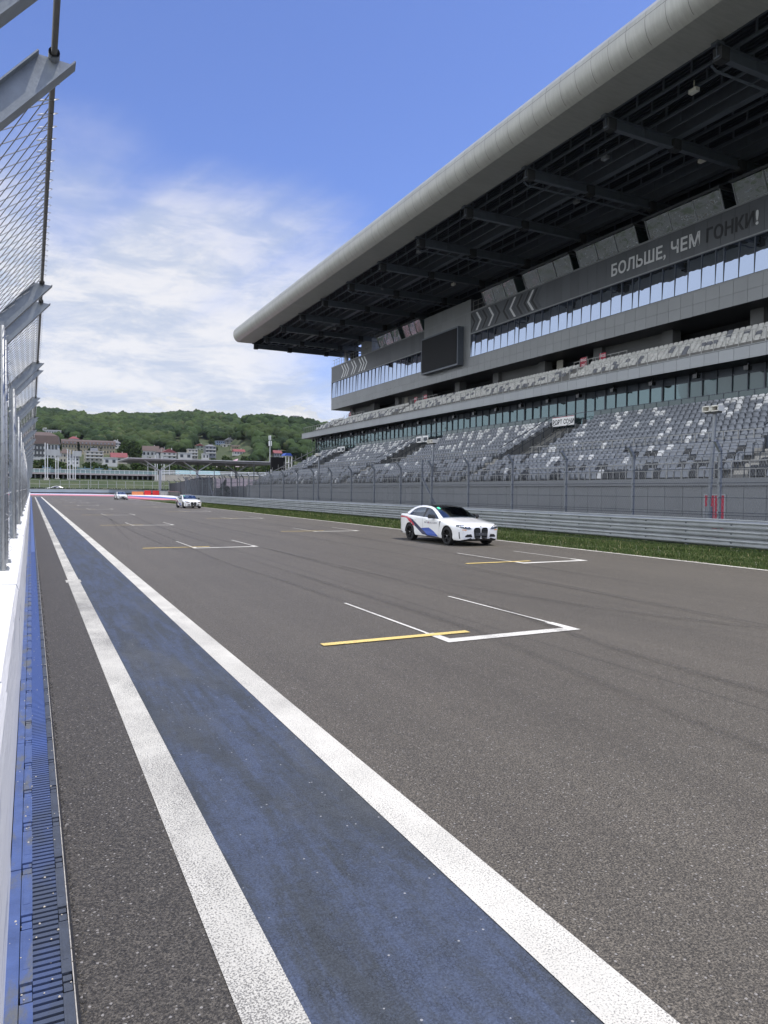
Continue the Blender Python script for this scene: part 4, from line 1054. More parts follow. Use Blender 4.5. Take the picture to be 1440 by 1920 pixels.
# stations: x, zlow, halfwidth, zbelt, ztop
def stations(coupe=False, classic=False):
    S = [(2.40,.27,.46,.62,.70),(2.375,.22,.64,.66,.735),(2.33,.20,.755,.69,.765),(2.24,.18,.845,.72,.80),(2.10,.18,.900,.75,.84),(1.95,.18,.920,.775,.87),(1.55,.19,.945,.825,.925),(1.15,.20,.940,.875,.985),(.80,.20,.925,.915,1.02),
         (.3,.20,.92,.945,.945),(-.3,.20,.92,.965,.95),(-.8,.20,.925,.985,.96),(-1.31,.21,.957,1.01,1.0),(-1.7,.21,.945,1.03,1.075),(-2.05,.23,.90,1.04,1.095),(-2.25,.27,.85,1.03,1.085),(-2.35,.33,.80,.99,1.03),(-2.395,.42,.72,.93,.96)]
    return S
def build_car_mesh():
    S = stations(); xs_ = [s[0] for s in S][::-1]; A = np.array(S)[::-1]
    AX = (1.545, -1.312); RA = .378; ZA = .345
    X = set(np.round(np.linspace(-2.395, 2.40, 64), 4))
    for a in AX: X |= set(np.round(a+RA*np.cos(np.linspace(0, np.pi, 17)), 4)); X |= {round(a+RA+.012, 4), round(a-RA-.012, 4)}
    X |= {2.375, 2.33, 2.24, -2.35}
    X = sorted(X); V = []; F = []; M = []
    npt = 12
    def smooth_interp(x, col):
        return np.interp(x, xs_, A[:, col])
    for x in X:
        zl, w, zb, zt = [smooth_interp(x, c) for c in (1, 2, 3, 4)]; ins = None
        zz0 = zl
        for a in AX:
            if abs(x-a) <= RA+1e-6: ins = ZA+math.sqrt(max(RA*RA-(x-a)**2, 0))
        cabin = .78 > x > -1.75
        H_ = zb-zl; e = ins if ins and ins > zl else None
        def lowz(z): return max(z, e) if e else z
        flare = 0
        for a in AX: flare = max(flare, .018*max(0, 1-abs(abs(x-a)-0)/.55))
        pts = [(0, lowz(zl)), (w*.80, lowz(zl)), (w*.955, lowz(zl+.035)), (w*.985+flare, lowz(zl+H_*.16)), (w*.975+flare*.9, lowz(zl+H_*.34)), (w*.985+flare*.7, lowz(zl+H_*.55)+(.012 if e else 0)),
               (w*1.0+flare*.3, max(zl+H_*.80, (e+.035) if e else 0)), (w*.985, zb-.03 if not e else max(zb-.03, e+.06)), (w*.945, zb+.012)]
        if cabin: pts += [(w*.90, zb+.015), (w*.5, zb-.02), (0, zb-.02)]
        else: pts += [(w*.86, zb+(zt-zb)*.55), (w*.45, zt-.006), (0, zt)]
        V += [(x, y, z) for y, z in pts]
    n = len(X)
    for i in range(n-1):
        xm = (X[i]+X[i+1])/2; arch = any(abs(xm-a) < RA for a in AX)
        for k in range(npt-1):
            F.append((i*npt+k, i*npt+k+1, (i+1)*npt+k+1, (i+1)*npt+k)); cab = .76 > xm > -1.74
            M.append(1 if (k < 2 or (k == 2 and arch)) else (1 if (k >= 9 and cab) else 0))
    F.append(tuple(range(npt-1, -1, -1))); M.append(0); F.append(tuple((n-1)*npt+k for k in range(npt))); M.append(0)
    nv = len(V); V2 = V+[(x, -y, z) for x, y, z in V]; F2 = F+[tuple(i+nv for i in reversed(f)) for f in F]; M2 = M+M
    me = bpy.data.meshes.new('body'); me.from_pydata(V2, [], F2); me.polygons.foreach_set('material_index', M2)
    bm = bmesh.new(); bm.from_mesh(me); bmesh.ops.remove_doubles(bm, verts=bm.verts, dist=.0008); bmesh.ops.recalc_face_normals(bm, faces=bm.faces); bm.to_mesh(me); bm.free()
    me.polygons.foreach_set('use_smooth', [True]*len(me.polygons)); me.set_sharp_from_angle(angle=math.radians(32)); return me
BODY = build_car_mesh(); BODY.materials.append(CARW); BODY.materials.append(TRIM)
BVH = BVHTree.FromPolygons([v.co[:] for v in BODY.vertices], [p.vertices[:] for p in BODY.polygons])
def decal(name, poly, direction, mat, parent, off=.004, org=None, step=.045, bvh=None, smooth=40):
    """2D outline pressed on to the body along a direction; 'x': poly is (y,z); 'y-'/'y+': poly is (x,z); 'z': poly is (x,y)"""
    bm = bmesh.new()
    def P(u, v): return {'x': (3, u, v), 'X': (-3, u, v), 'y-': (u, -2, v), 'y+': (u, 2, v), 'z': (u, v, 3)}[direction]
    f = bm.faces.new([bm.verts.new(P(u, v)) for u, v in poly])
    us = [p[0] for p in poly]; vs = [p[1] for p in poly]
    ia = {'x': 1, 'X': 1, 'y-': 0, 'y+': 0, 'z': 0}[direction]; ib = {'x': 2, 'X': 2, 'y-': 2, 'y+': 2, 'z': 1}[direction]
    for lo, hi, ix in ((min(us), max(us), ia), (min(vs), max(vs), ib)):
        t = lo+step
        while t < hi:
            co = [0, 0, 0]; co[ix] = t; no = [0, 0, 0]; no[ix] = 1
            bmesh.ops.bisect_plane(bm, geom=bm.verts[:]+bm.edges[:]+bm.faces[:], plane_co=co, plane_no=no); t += step
    dv = Vector({'x': (-1, 0, 0), 'X': (1, 0, 0), 'y-': (0, 1, 0), 'y+': (0, -1, 0), 'z': (0, 0, -1)}[direction])
    for v in bm.verts:
        h = (bvh or BVH).ray_cast(v.co, dv)
        if h[0] is None:
            h2 = (bvh or BVH).find_nearest(v.co+dv*1.2); v.co = h2[0]-dv*off
        else:
            nn = h[1] if h[1].dot(dv) < 0 else -h[1]; v.co = h[0]-dv*off*.6+nn*off*.6
    bmesh.ops.triangulate(bm, faces=bm.faces[:])
    for f in bm.faces:
        if f.normal.dot(dv) > 0: f.normal_flip()
    me = bpy.data.meshes.new(name); bm.to_mesh(me); bm.free(); return link(name, me, mat, parent, smooth)
# greenhouse curves (x, y, z): outer roof line and inner window line
OUT = [(.98,.74,.985),(.78,.715,1.07),(.46,.665,1.225),(.16,.625,1.345),(-.15,.60,1.395),(-.50,.59,1.415),(-.85,.585,1.412),(-1.15,.59,1.388),(-1.45,.605,1.325),(-1.70,.64,1.225),(-1.92,.70,1.10)]
INN = [(.80,.835,.965),(.62,.79,1.055),(.36,.73,1.175),(.10,.685,1.275),(-.15,.665,1.325),(-.50,.655,1.345),(-.82,.66,1.342),(-1.07,.685,1.305),(-1.28,.73,1.23),(-1.42,.775,1.13),(-1.52,.83,1.035)]
BELT = [(.80,.855,.955),(.62,.862,.957),(.36,.868,.96),(.10,.872,.967),(-.15,.873,.972),(-.50,.875,.98),(-.82,.878,.988),(-1.05,.88,.995),(-1.24,.88,1.0),(-1.38,.88,1.008),(-1.60,.90,1.02)]
def strip(A, B, side, th=.0):
    m = MB(); n = len(A); m.v = [(x, side*y, z) for x, y, z in A]+[(x, side*y, z) for x, y, z in B]; m.f = [(i, i+1, n+i+1, n+i) for i in range(n-1)]; m.m = [0]*(n-1); return m
def loft(i0, i1, bulge=(.16, .035), cols=9, off=0., inset=0.):
    m = MB()
    for i in range(i0, i1+1):
        x, y, z = OUT[i]; t0 = (i <= 3); k = 1.0
        bx = bulge[0]*max(0, 1-i/3.0) if i < 4 else (-bulge[0]*.55*max(0, (i-7)/3.0) if i > 7 else 0)
        for c in range(cols):
            s = (-1+2*c/(cols-1))*(1-inset); m.v.append((x+bx*(1-s*s), y*s, z+bulge[1]*(1-s*s)+off))
    r = i1-i0
    m.f = [(a*cols+c, a*cols+c+1, (a+1)*cols+c+1, (a+1)*cols+c) for a in range(r) for c in range(cols-1)]; m.m = [0]*len(m.f); return m
def circ_mesh():
    t = MB(); t.lathe([(.235, -.12), (.30, -.125), (.335, -.11), (.345, -.08), (.345, .08), (.335, .11), (.30, .125), (.235, .12)], 32, axis='y')
    tm_ = t.mesh('tyre'); MB().fix(tm_); tm_.materials.append(RUBB); tm_.polygons.foreach_set('use_smooth', [True]*len(tm_.polygons)); tm_.set_sharp_from_angle(angle=.7)
    r = MB(); r.lathe([(.245, -.11), (.236, -.10), (.225, -.05), (.225, .11)], 32, axis='y')
    for k in range(5):
        for dk in (-.16, .16):
            a = 2*math.pi*k/5+dk*.6; b = 2*math.pi*k/5+dk*1.25
            r.bar((.05*math.cos(a), -.075, .05*math.sin(a)), (.232*math.cos(b), -.098, .232*math.sin(b)), .026, .03, up=(0, 1, 0))
    r.lathe([(0, -.10), (.035, -.10), (.06, -.07), (.06, .0)], 16, axis='y'); rm = r.mesh('rim'); MB().fix(rm); rm.materials.append(RIM)
    d = MB(); d.lathe([(0, .0), (.19, .0), (.19, .02), (0, .02)], 24, axis='y'); dm = d.mesh('brake_disc'); dm.materials.append(pm('brake_disc', (.02, .02, .02), .5, .5))
    c = MB(); c.lathe([(0, -.103), (.018, -.103), (.018, -.09)], 12, axis='y'); cm = c.mesh('hub_cap'); cm.materials.append(WHITEP)
    return tm_, rm, dm, cm
WH_ = circ_mesh()
def rrect(u0, u1, v0, v1, r, n=4):
    P = []
    for cx, cy, a0 in ((u1-r, v1-r, 0), (u0+r, v1-r, 90), (u0+r, v0+r, 180), (u1-r, v0+r, 270)):
        for k in range(n+1):
            a = math.radians(a0+90*k/n); P.append((cx+r*math.cos(a), cy+r*math.sin(a)))
    return P
def car(name, loc, rz, label, livery=0, number=None, kidney=True, scale=(1, 1, 1), white_hood=False):
    e = empty(name, loc, rz, label, 'car'); e.scale = scale
    bo = bpy.data.objects.new('body', BODY); COL.objects.link(bo); bo.parent = e
    # greenhouse
    m = MB()
    for s in (-1, 1):
        q = strip(OUT, INN, s); m.add(q.v, q.f); q = strip([(x, y-.0, z) for x, y, z in OUT], [(x, y-.03, z-.02) for x, y, z in OUT], s)
    m.build('pillars', CARW, e, 40)
    m = MB()
    for s in (-1, 1):     # lower window surround and pillar base
        q = strip([BELT[0], BELT[-1]], [(BELT[0][0], .90, .935), (BELT[-1][0], .93, 1.0)], s)
        x0, x1 = -.235, -.335; m.add([(x0, s*.872, .975), (x1, s*.876, .978), (x1-.02, s*.672, 1.335), (x0-.0, s*.67, 1.33)], [(0, 1, 2, 3)])
        x0, x1 = -1.02, -1.06; m.add([(x0, s*.884, .99), (x1, s*.884, .99), (x1-.03, s*.70, 1.28), (x0-.03, s*.695, 1.285)], [(0, 1, 2, 3)])
        q = strip([(x, y+.004, z+.004) for x, y, z in INN], [(x, y+.012, z-.022) for x, y, z in INN], s); m.add(q.v, q.f)
        m.add([(-1.38, s*.79, 1.10), (-1.60, s*.885, 1.02), (-1.30, s*.885, 1.005), (-1.16, s*.80, 1.16)], [(0, 1, 2, 3)])
    m.build('window_trim', TRIM, e)
    for s in (-1, 1):
        q = strip(INN, BELT, s); q.build('side_window', SIDEG, e, 30)
    lo = loft(0, 3); lo.build('windscreen', WSCR, e, 60)
    loft(3, 7, off=.004).build('roof', CARB, e, 60); loft(7, 10).build('rear_window', SIDEG, e, 60)
    # interior
    m = MB(); m.box(-1.7, .85, -.80, .80, .45, .50); m.box(.55, .95, -.70, .70, .80, .96)
    m.box(-1.45, -1.15, -.62, .62, .5, 1.12)
    m.build('cabin_interior', INT, e)
    for y in (-.38, .38):
        m = MB(); m.prism([(-.62, .5), (-.48, .52), (-.60, 1.0), (-.64, 1.16), (-.74, 1.17), (-.76, 1.0)], 'y', y-.24, y+.24); m.prism([(-.66, 1.17), (-.68, 1.3), (-.75, 1.3), (-.76, 1.17)], 'y', y-.12, y+.12); m.build('seat', INT, e)
    for x in (1.545, -1.312):
        for s in (-1, 1):
            wl = empty('wheel', (x, s*.815, .345)); wl.parent = e; wl.rotation_euler = (0, random.uniform(0, 1), 0 if s < 0 else math.pi)
            for me, nm in zip(WH_, ('tyre', 'rim', 'brake_disc', 'hub_cap')):
                o = bpy.data.objects.new(nm, me); COL.objects.link(o); o.parent = wl
    for s in (-1, 1):
        m = MB(); m.add([(.60, s*.86, .985), (.50, s*.86, .985), (.46, s*.985, 1.0), (.58, s*.985, .99)], [(0, 1, 2, 3)])
        m.prism([(.38, 1.0), (.42, .94), (.62, .945), (.70, 1.0), (.68, 1.06), (.60, 1.10), (.42, 1.09)], 'y', min(s*.915, s*1.07), max(s*.915, s*1.07)); m.build('wing_mirror', TRIM, e, 30)
        # headlight, reflector, intake, fender vent
        hl = [(s*.40, .625), (s*.50, .61), (s*.72, .635), (s*.885, .705), (s*.86, .765), (s*.70, .765), (s*.50, .715)]
        hp = decal('headlight', hl, 'x', HLG, e, .006)
        for yy in (.56, .72):
            decal('headlight_lens', [(s*(yy-.05), .672+(yy-.5)*.13), (s*(yy+.055), .682+(yy-.5)*.13), (s*(yy+.03), .722+(yy-.5)*.13), (s*(yy-.04), .705+(yy-.5)*.13)], 'x', HLL, hp, .010)
        decal('reflector', [(s*.60, .575), (s*.76, .585), (s*.76, .61), (s*.60, .605)], 'x', ORG, e, .005)
        decal('lower_intake', [(s*.37, .33), (s*.64, .33), (s*.66, .36), (s*.59, .43), (s*.41, .44)], 'x', TRIM, e, .004)
        decal('bumper_slot', [(s*.80, .28), (s*.825, .28), (s*.84, .52), (s*.825, .52)], 'x', TRIM, e, .004)
        sd = 'y-' if s < 0 else 'y+'
        decal('fender_vent', [(1.02, .86), (1.10, .87), (1.06, .70), (1.04, .62)], sd, TRIM, e, .005)
        decal('side_skirt', [(-.90, .195), (1.14, .195), (1.13, .245), (-.90, .245)], sd, TRIM, e, .012)
        decal('rear_skirt', [(-2.30, .26), (-1.76, .20), (-1.76, .27), (-2.30, .36)], sd, TRIM, e, .008)
        for x in (.97, -.29): decal('door_gap', [(x, .30), (x+.008, .30), (x+.02, .93), (x+.012, .93)], sd, DGREY, e, .0025)
        for x in (-.05, -1.02): 
            m = MB(); m.box(x, x+.20, min(s*.925, s*.955), max(s*.925, s*.955), .845, .875); m.build('door_handle', CARW, e)
        decal('tail_light', [(s*.45, .80), (s*.86, .80), (s*.86, .93), (s*.5, .88)], 'X', RED_L, e, .006)
    if kidney:
        for s in (-1, 1):
            k = MB(); P = rrect(.035, .295, .265, .665, .085); P = [(s*(u*(1.0 if v > .42 else .90+.0*u)), v) for u, v in P]
            decal('kidney_grille', P, 'x', BLACK, e, .012, step=.06)
            for z in (.30, .37, .44, .51, .58):
                mm = MB(); mm.box(2.405, 2.424, min(s*.06, s*.265), max(s*.06, s*.265), z, z+.018); mm.build('grille_bar', DGREY, e)
            mm = MB(); mm.tube([(2.412-max(0, abs(u)-.25)*.25, u, v) for u, v in P], .012, 5, closed=True); mm.build('grille_rim', BLACK, e)
    else:
        for s in (-1, 1):
            decal('kidney_grille', [(s*.03, .50), (s*.32, .52), (s*.34, .60), (s*.05, .60)], 'x', BLACK, e, .010)
        decal('lower_grille', [(-.30, .26), (.30, .26), (.34, .36), (-.34, .36)], 'x', BLACK, e, .008)
    m = MB(); m.box(2.425, 2.437, -.255, .255, .385, .49); pl = m.build('number_plate', DGREY, e)
    if number:
        t = text('BMW M', .055, TXG, (2.44, -.11, .435), (HP, 0, HP), e, 'plate_text', 0, .001)
        t = text('ACADEMY', .040, TXG, (2.44, -.10, .395), (HP, 0, HP), e, 'plate_text', 0, .001)
    m = MB(); m.lathe([(0, .006), (.04, .006), (.042, 0)], 16, (2.385, 0, .70), 'x'); m.build('bonnet_badge', DGREY, e)
    if livery:
        for s, sd in ((-1, 'y-'),):
            sw = [(-2.28, .93), (-1.60, .93), (-1.42, .83), (-1.34, .74), (-1.04, .74)]
            decal('livery_red', [(-2.26, .90), (-1.75, .91), (-1.50, .88), (-1.36, .80), (-1.12, .66), (-.92, .58), (-.96, .72), (-1.18, .88), (-1.5, .96), (-2.0, .975), (-2.30, .95)], sd, LRED, e, .004)
            decal('livery_navy', [(-1.02, .84), (-.75, .70), (-.40, .52), (-.16, .42), (.16, .30), (.10, .28), (-.30, .30), (-.60, .44), (-.90, .60)], sd, LNAVY, e, .005)
            decal('livery_navy', [(-1.3, .93), (-1.0, .84), (-.86, .60), (-.98, .70), (-1.12, .80)], sd, LNAVY, e, .0045)
            decal('livery_blue', [(-.42, .535), (-.10, .56), (.20, .58), (.55, .46), (.92, .28), (.10, .285), (-.16, .42)], sd, LBLUE, e, .006)
            decal('livery_navy', [(-.16, .30), (.10, .285), (.96, .26), (.98, .245), (.1, .25)], sd, LNAVY, e, .007)
            t = text('BMW    DRIVING ACADEMY', .085, TXG, (-.10, -.952, .75), (HP, 0, 0), e, 'door_lettering', 0, .001, sx=.9)
            for i, mm_ in enumerate((LBLUE, LNAVY, LRED)):
                q = MB(); x = .16+i*.025; q.add([(x, -.957, .75), (x+.02, -.957, .75), (x+.05, -.957, .815), (x+.03, -.957, .815)], [(0, 1, 2, 3)]); q.build('stripe_badge', mm_, e)
            decal('hood_shadow', [(1.0, -.36), (1.6, -.42), (1.62, -.38), (1.02, -.33)], 'z', pm('hood_shadow_line', (.45, .45, .46), .5), e, .003)  # shadow line on the bonnet, painted as a thin grey strip
    if number:
        t = text(number, .24, MINT, (0, 0, 0), (0, 0, 0), None, 'windscreen_number', .012, .002, sx=1.15)
        # lie it on the windscreen's upper corner at the near side
        p = Vector((.36, -.60, 1.295)); xdir = Vector((.10, 1, .03)).normalized(); up = Vector((-.30, .06, .125)).normalized(); up = (up-xdir*up.dot(xdir)).normalized(); nz = xdir.cross(up)
        t.matrix_world = Matrix(((xdir.x, up.x, nz.x, p.x), (xdir.y, up.y, nz.y, p.y), (xdir.z, up.z, nz.z, p.z), (0, 0, 0, 1))); mw = t.matrix_world.copy(); t.parent = e; t.matrix_parent_inverse = Matrix(); t.matrix_basis = mw @ Matrix.Diagonal((1.1, 1, 1, 1))
    return e
R90 = -math.pi/2
car1 = car('sports_saloon', (14.62, 23.95, 0), R90, 'white sports saloon with red and blue side stripes and mint green 5 on its windscreen', 1, '5')
car2 = car('sports_coupe', (15.05, 77.4, 0), R90+.035, 'white sports coupe with tall black twin grille following the striped saloon', 1, '2', scale=(1, .98, .97))
car3 = car('white_saloon', (14.75, 138.2, 0), R90+.04, 'farthest white saloon on the track, with small flat grille and black lower intakes', 0, None, False)

# driver of the near car
def person(name, loc, rz, label, pts, edges, rad, mats, helmet=None):
    me = bpy.data.meshes.new(name); me.from_pydata(pts, edges, []); o = bpy.data.objects.new(name, me); COL.objects.link(o)
    sk = o.modifiers.new('skin', 'SKIN'); sk.use_smooth_shade = True
    for i, v in enumerate(me.skin_vertices[0].data): v.radius = (rad[i], rad[i]); v.use_root = (i == 0)
    sb = o.modifiers.new('sub', 'SUBSURF'); sb.levels = 1; sb.render_levels = 1
    dg = bpy.context.evaluated_depsgraph_get(); m2 = bpy.data.meshes.new_from_object(o.evaluated_get(dg)); bpy.data.objects.remove(o)
    o = bpy.data.objects.new(name, m2); COL.objects.link(o); m2.materials.clear(); m2.materials.append(mats); o.location = loc; o.rotation_euler = (0, 0, rz)
    return tag(o, label, 'person')
BL = pm('driver_suit_blue', (.14, .20, .32), .8); HEL = pm('helmet_white', (.72, .74, .76), .25, coat=1.); SKN = pm('skin', (.45, .27, .19), .6)
P = [(-.10,0,.55),(-.14,0,.78),(-.17,0,.98),(-.15,0,1.07),(-.12,0,1.20),(-.15,.17,.98),(.02,.24,.82),(.26,.15,.87),(.33,.12,.90),(-.15,-.17,.98),(.02,-.24,.82),(.26,-.15,.87),(.33,-.12,.90),(.10,.12,.58),(.40,.14,.66),(.10,-.12,.58),(.40,-.14,.66)]
E_ = [(0,1),(1,2),(2,3),(3,4),(2,5),(5,6),(6,7),(7,8),(2,9),(9,10),(10,11),(11,12),(0,13),(13,14),(0,15),(15,16)]
Rr = [.15,.14,.15,.06,.09,.07,.05,.036,.03,.07,.05,.036,.03,.085,.065,.085,.065]
# steering seat on the far side from the camera is passenger; the driver sits on the car's near side half
dv = person('person', (14.62-.30, 23.95+.42, 0), R90, 'driver in blue with a white helmet at the wheel of the near striped car', P, E_, Rr, BL)
hb = MB(); hb.lathe([(0, -.13), (.07, -.13), (.115, -.10), (.135, -.03), (.138, .04), (.115, .10), (.06, .14), (0, .15)], 20, (-.11, 0, 1.215)); hh = hb.build('helmet', HEL, dv, 60)
vb = MB(); vb.prism([(-.10, .0), (-.10, -.001)], 'y', 0, .001) if False else None
vv = MB()
for i in range(8):
    a0, a1 = -1.1+i*.275, -1.1+(i+1)*.275
    vv.add([(-.11+.142*math.cos(a0), .142*math.sin(a0), 1.19), (-.11+.142*math.cos(a1), .142*math.sin(a1), 1.19), (-.11+.137*math.cos(a1), .137*math.sin(a1), 1.265), (-.11+.137*math.cos(a0), .137*math.sin(a0), 1.265)], [(0, 1, 2, 3)])
vv.build('visor', BLACK, dv)
st = MB(); st.tube([(.36+.02*math.cos(a*math.pi/8), .30+.17*math.sin(a*math.pi/8), .90+.16*math.cos(a*math.pi/8)) for a in range(16)], .014, 5, closed=True)
sw_ = st.build('steering_wheel', TRIM, car1); sw_.location = (.0, -.60, 0)
# ------------------------------------------------------------------ far end of the circuit
def far_thing(name, loc, label, cat, group=None, rz=0): return empty(name, loc, rz, label, cat, group)
GR_B = pm('barrier_pale_blue', (.34, .40, .46), .6, .1, .15, .4); GR_P = pm('barrier_pale_grey', (.40, .41, .41), .7, 0, .15, .4)
RAIL_ = far_thing('runoff_barrier', (0, 232, .57), 'long pale blue and grey barrier across the end of the run-off', 'barrier')
m = MB(); m.prism([(231.9, .5), (232.0, 1.45), (232.3, 1.45), (232.4, .5)], 'x', -120, 60); local(m.build('lower_wall', GR_B), RAIL_)
m = MB(); m.box(-120, 60, 233.2, 233.5, .5, 1.75); local(m.build('upper_wall', GR_P), RAIL_)
m = MB(); m.box(-120, 60, 231.7, 231.9, .45, .75); local(m.build('dark_kerb', TRIM), RAIL_)
REDB = pm('red_plastic_block', (.55, .02, .02), .5); ORB = pm('orange_plastic_block', (.62, .22, .08), .5)
def block(name, x0, x1, y, h, mat, label, cat='barrier block'):
    z = T((x0+x1)/2, y); m = MB(); n = max(1, int((x1-x0)/1.2))
    for i in range(n):
        a = x0+(x1-x0)*i/n; b_ = x0+(x1-x0)*(i+1)/n
        m.prism([(y, z), (y+.08, z+h*.5), (y+.12, z+h), (y+.6, z+h), (y+.64, z+h*.5), (y+.7, z)], 'x', a+.02, b_-.02)
    o = m.build(name, mat); return tag(o, label, cat)
block('orange_barrier', 24.9, 28.0, 206.5, .95, ORB, 'row of orange plastic barrier blocks beside the red ones at the end of the track')
block('red_barrier', 28.15, 30.0, 206.2, 1.25, REDB, 'left one of the two red barrier blocks at the end of the track')
block('red_barrier', 30.35, 32.1, 206.2, 1.25, REDB, 'right one of the two red barrier blocks at the end of the track')
block('grey_barrier', 32.4, 34.9, 206.8, 1.1, GR_P, 'pale grey barrier blocks right of the red ones')
TYR = pm('tyre_wall_grey', (.13, .13, .125), .8, 0, .35, 3)
m = MB(); pts = [(35.0, 207.5), (35.3, 203), (35.6, 198), (35.3, 192), (34.2, 186)]
for i in range(len(pts)-1):
    (a, b_), (c, d_) = pts[i], pts[i+1]
    for q in range(8):
        x, y = a+(c-a)*q/8, b_+(d_-b_)*q/8; z = T(x, y)
        for k in range(4): m.lathe([(.30, 0), (.33, .06), (.33, .2), (.30, .26)], 10, (x, y, z+k*.27))
tw = m.build('tyre_wall', TYR, smooth=40); tag(tw, 'grey tyre wall curving along the run-off beyond the second car', 'tyre wall')
m = MB()
for i in range(len(pts)-1):
    (a, b_), (c, d_) = pts[i], pts[i+1]; m.bar((a, b_, T(a, b_)+1.14), (c, d_, T(c, d_)+1.14), .8, .08)
m.build('top_sheet', pm('tyre_wall_top_pink', (.42, .26, .28), .7, 0, .5, .5), tw)
# tall dark screened fence closing the right side
DN = pm('dark_screen_net', (.024, .028, .036), .8, 0, .2, .5)
sf = empty('screened_fence', (36, 190, 0), 0, 'tall dark netted fence curving behind the tyre wall, left of the grandstand end', 'fence')
line = [(35.6, 210), (35.6, 200), (34.6, 188), (33.4, 175), (32.3, 162), (31.4, 150)]
m = MB(); fm = MB()
for i, (x, y) in enumerate(line):
    h = (3.3, 3.5, 3.8, 4.1, 4.35, 4.5)[i]; z = T(x, y); fm.bar((x, y, z), (x, y, z+h+.3), .16, .16, up=(1, 0, 0)); fm.bar((x, y, z+h+.25), (x-.7, y-.2, z+h+.9), .12, .12)
    if i: x0, y0 = line[i-1]; h0 = (3.3, 3.5, 3.8, 4.1, 4.35, 4.5)[i-1]; z0 = T(x0, y0); m.add([(x0, y0, z0), (x, y, z), (x, y, z+h), (x0, y0, z0+h0), (x0+.05, y0, z0), (x+.05, y, z), (x+.05, y, z+h), (x0+.05, y0, z0+h0)], [(0, 1, 2, 3), (7, 6, 5, 4), (3, 2, 6, 7)])
m.box(31.4, 34.15, 149.7, 149.9, 0, 4.55); fm.bar((34.1, 149.9, 0), (34.1, 149.9, 4.7), .16, .16, up=(1, 0, 0))
local(m.build('net', DN), sf); local(fm.build('post', STEEL_D), sf)
# gate area between the screened fence and the stand
ga = empty('paddock_fence', (38, 128, 0), 0, 'open steel fence of tall dark posts beside the end of the grandstand', 'fence')
pmx = MB(); pmx.bar((0, 0, 0), (0, 0, 4.0), .14, .14, up=(1, 0, 0)); pmx.bar((0, 0, 3.95), (-.45, -.2, 4.4), .12, .12); pme_ = pmx.mesh('post'); MB().fix(pme_); pme_.materials.append(STEEL_D)
for i in range(9):
    o = bpy.data.objects.new('post', pme_); COL.objects.link(o); o.location = (31.2, 146-i*3.9, 0); local(o, ga)
m = MB()
for z in (1.2, 2.2, 3.2, 4.2): m.tube([(31.2, 146, z), (31.2, 115.2, z)], .025, 4)
local(m.build('cable', STEEL_D), ga)
wb = MB(); wb.box(36.0, 43, 127, 127.3, 0, 1.9); tag(wb.build('corrugated_screen', CORR), 'low grey corrugated screen beside the small conifer at the end of the stand', 'screen')
wb = MB(); wb.box(31.5, 31.8, 113, 124, 0, 2.6); wb.box(28.5, 31.5, 123.8, 124, 0, 2.3); tag(wb.build('grey_enclosure', PANEL_D), 'dark grey enclosure wall against the far corner of the grandstand', 'wall')
wb = MB(); wb.box(40.4, 55, 176, 176.4, 0, 4.8); tag(wb.build('pink_hoarding', pm('pink_hoarding', (.52, .43, .47), .8, 0, .12, .3)), 'long pale pink hoarding behind the small conifer', 'hoarding')
sc_ = empty('big_screen', (42, 130, 0), 0, 'dark outdoor video screen on a white lattice frame beyond the grandstand end', 'screen')
m = MB(); m.box(40.6, 43.4, 130, 130.5, 5.9, 8.25); local(m.build('display', SCREEN), sc_)
m = MB()
for x in (43.5, 44.1, 44.7):
    m.box(x-.08, x+.08, 130, 130.2, 0, 8.6); m.box(x-.08, x+.08, 131.8, 132, 0, 8.6)
for z in (6, 7.2, 8.5): m.box(43.42, 44.78, 129.98, 130.1, z, z+.12); m.box(43.42, 43.5, 130, 132, z, z+.12); m.box(44.7, 44.78, 130, 132, z, z+.12)
m.box(40.6, 40.8, 130.1, 130.4, 0, 6); local(m.build('frame', WHITEP), sc_)
m = MB(); m.prism([(43.2, 8.6), (44.8, 8.6), (44.4, 9.1), (43.6, 9.1)], 'y', 129.9, 132); local(m.build('blue_cover', pm('blue_sheet', (.04, .10, .42), .6)), sc_)

# wide flat roofed canopy on branching struts
cn = empty('service_canopy', (70, 215, 0), 0, 'wide flat roofed canopy carried on branching grey struts, below the hillside houses', 'canopy')
CANU = pm('canopy_underside', (.16, .16, .16), .7); m = MB()
zc = 10.2; m.prism([(24.5, zc), (66.5, zc-.35), (66.5, zc+.35), (24.5, zc+.35)], 'y', 212, 236); local(m.build('roof_slab', CANU), cn)
m = MB(); m.prism([(24.3, zc+.35), (66.7, zc+.35), (66.7, zc+.6), (24.3, zc+.6)], 'y', 211.5, 236.5); local(m.build('roof_edge', GR_P), cn)
for x in (33.5, 44.2, 55.9):
    z0 = T(x, 224); m = MB(); m.bar((x, 214, z0), (x, 214, 7.6), .6, .6, up=(1, 0, 0))
    for dx in (-4.4, 4.4):
        m.bar((x, 214, 7.3), (x+dx, 213, zc), .26, .26); m.bar((x, 214, 7.3), (x+dx*.8, 230, zc), .26, .26)
    local(m.build('branching_column', GR_P if x < 50 else CANU), cn)
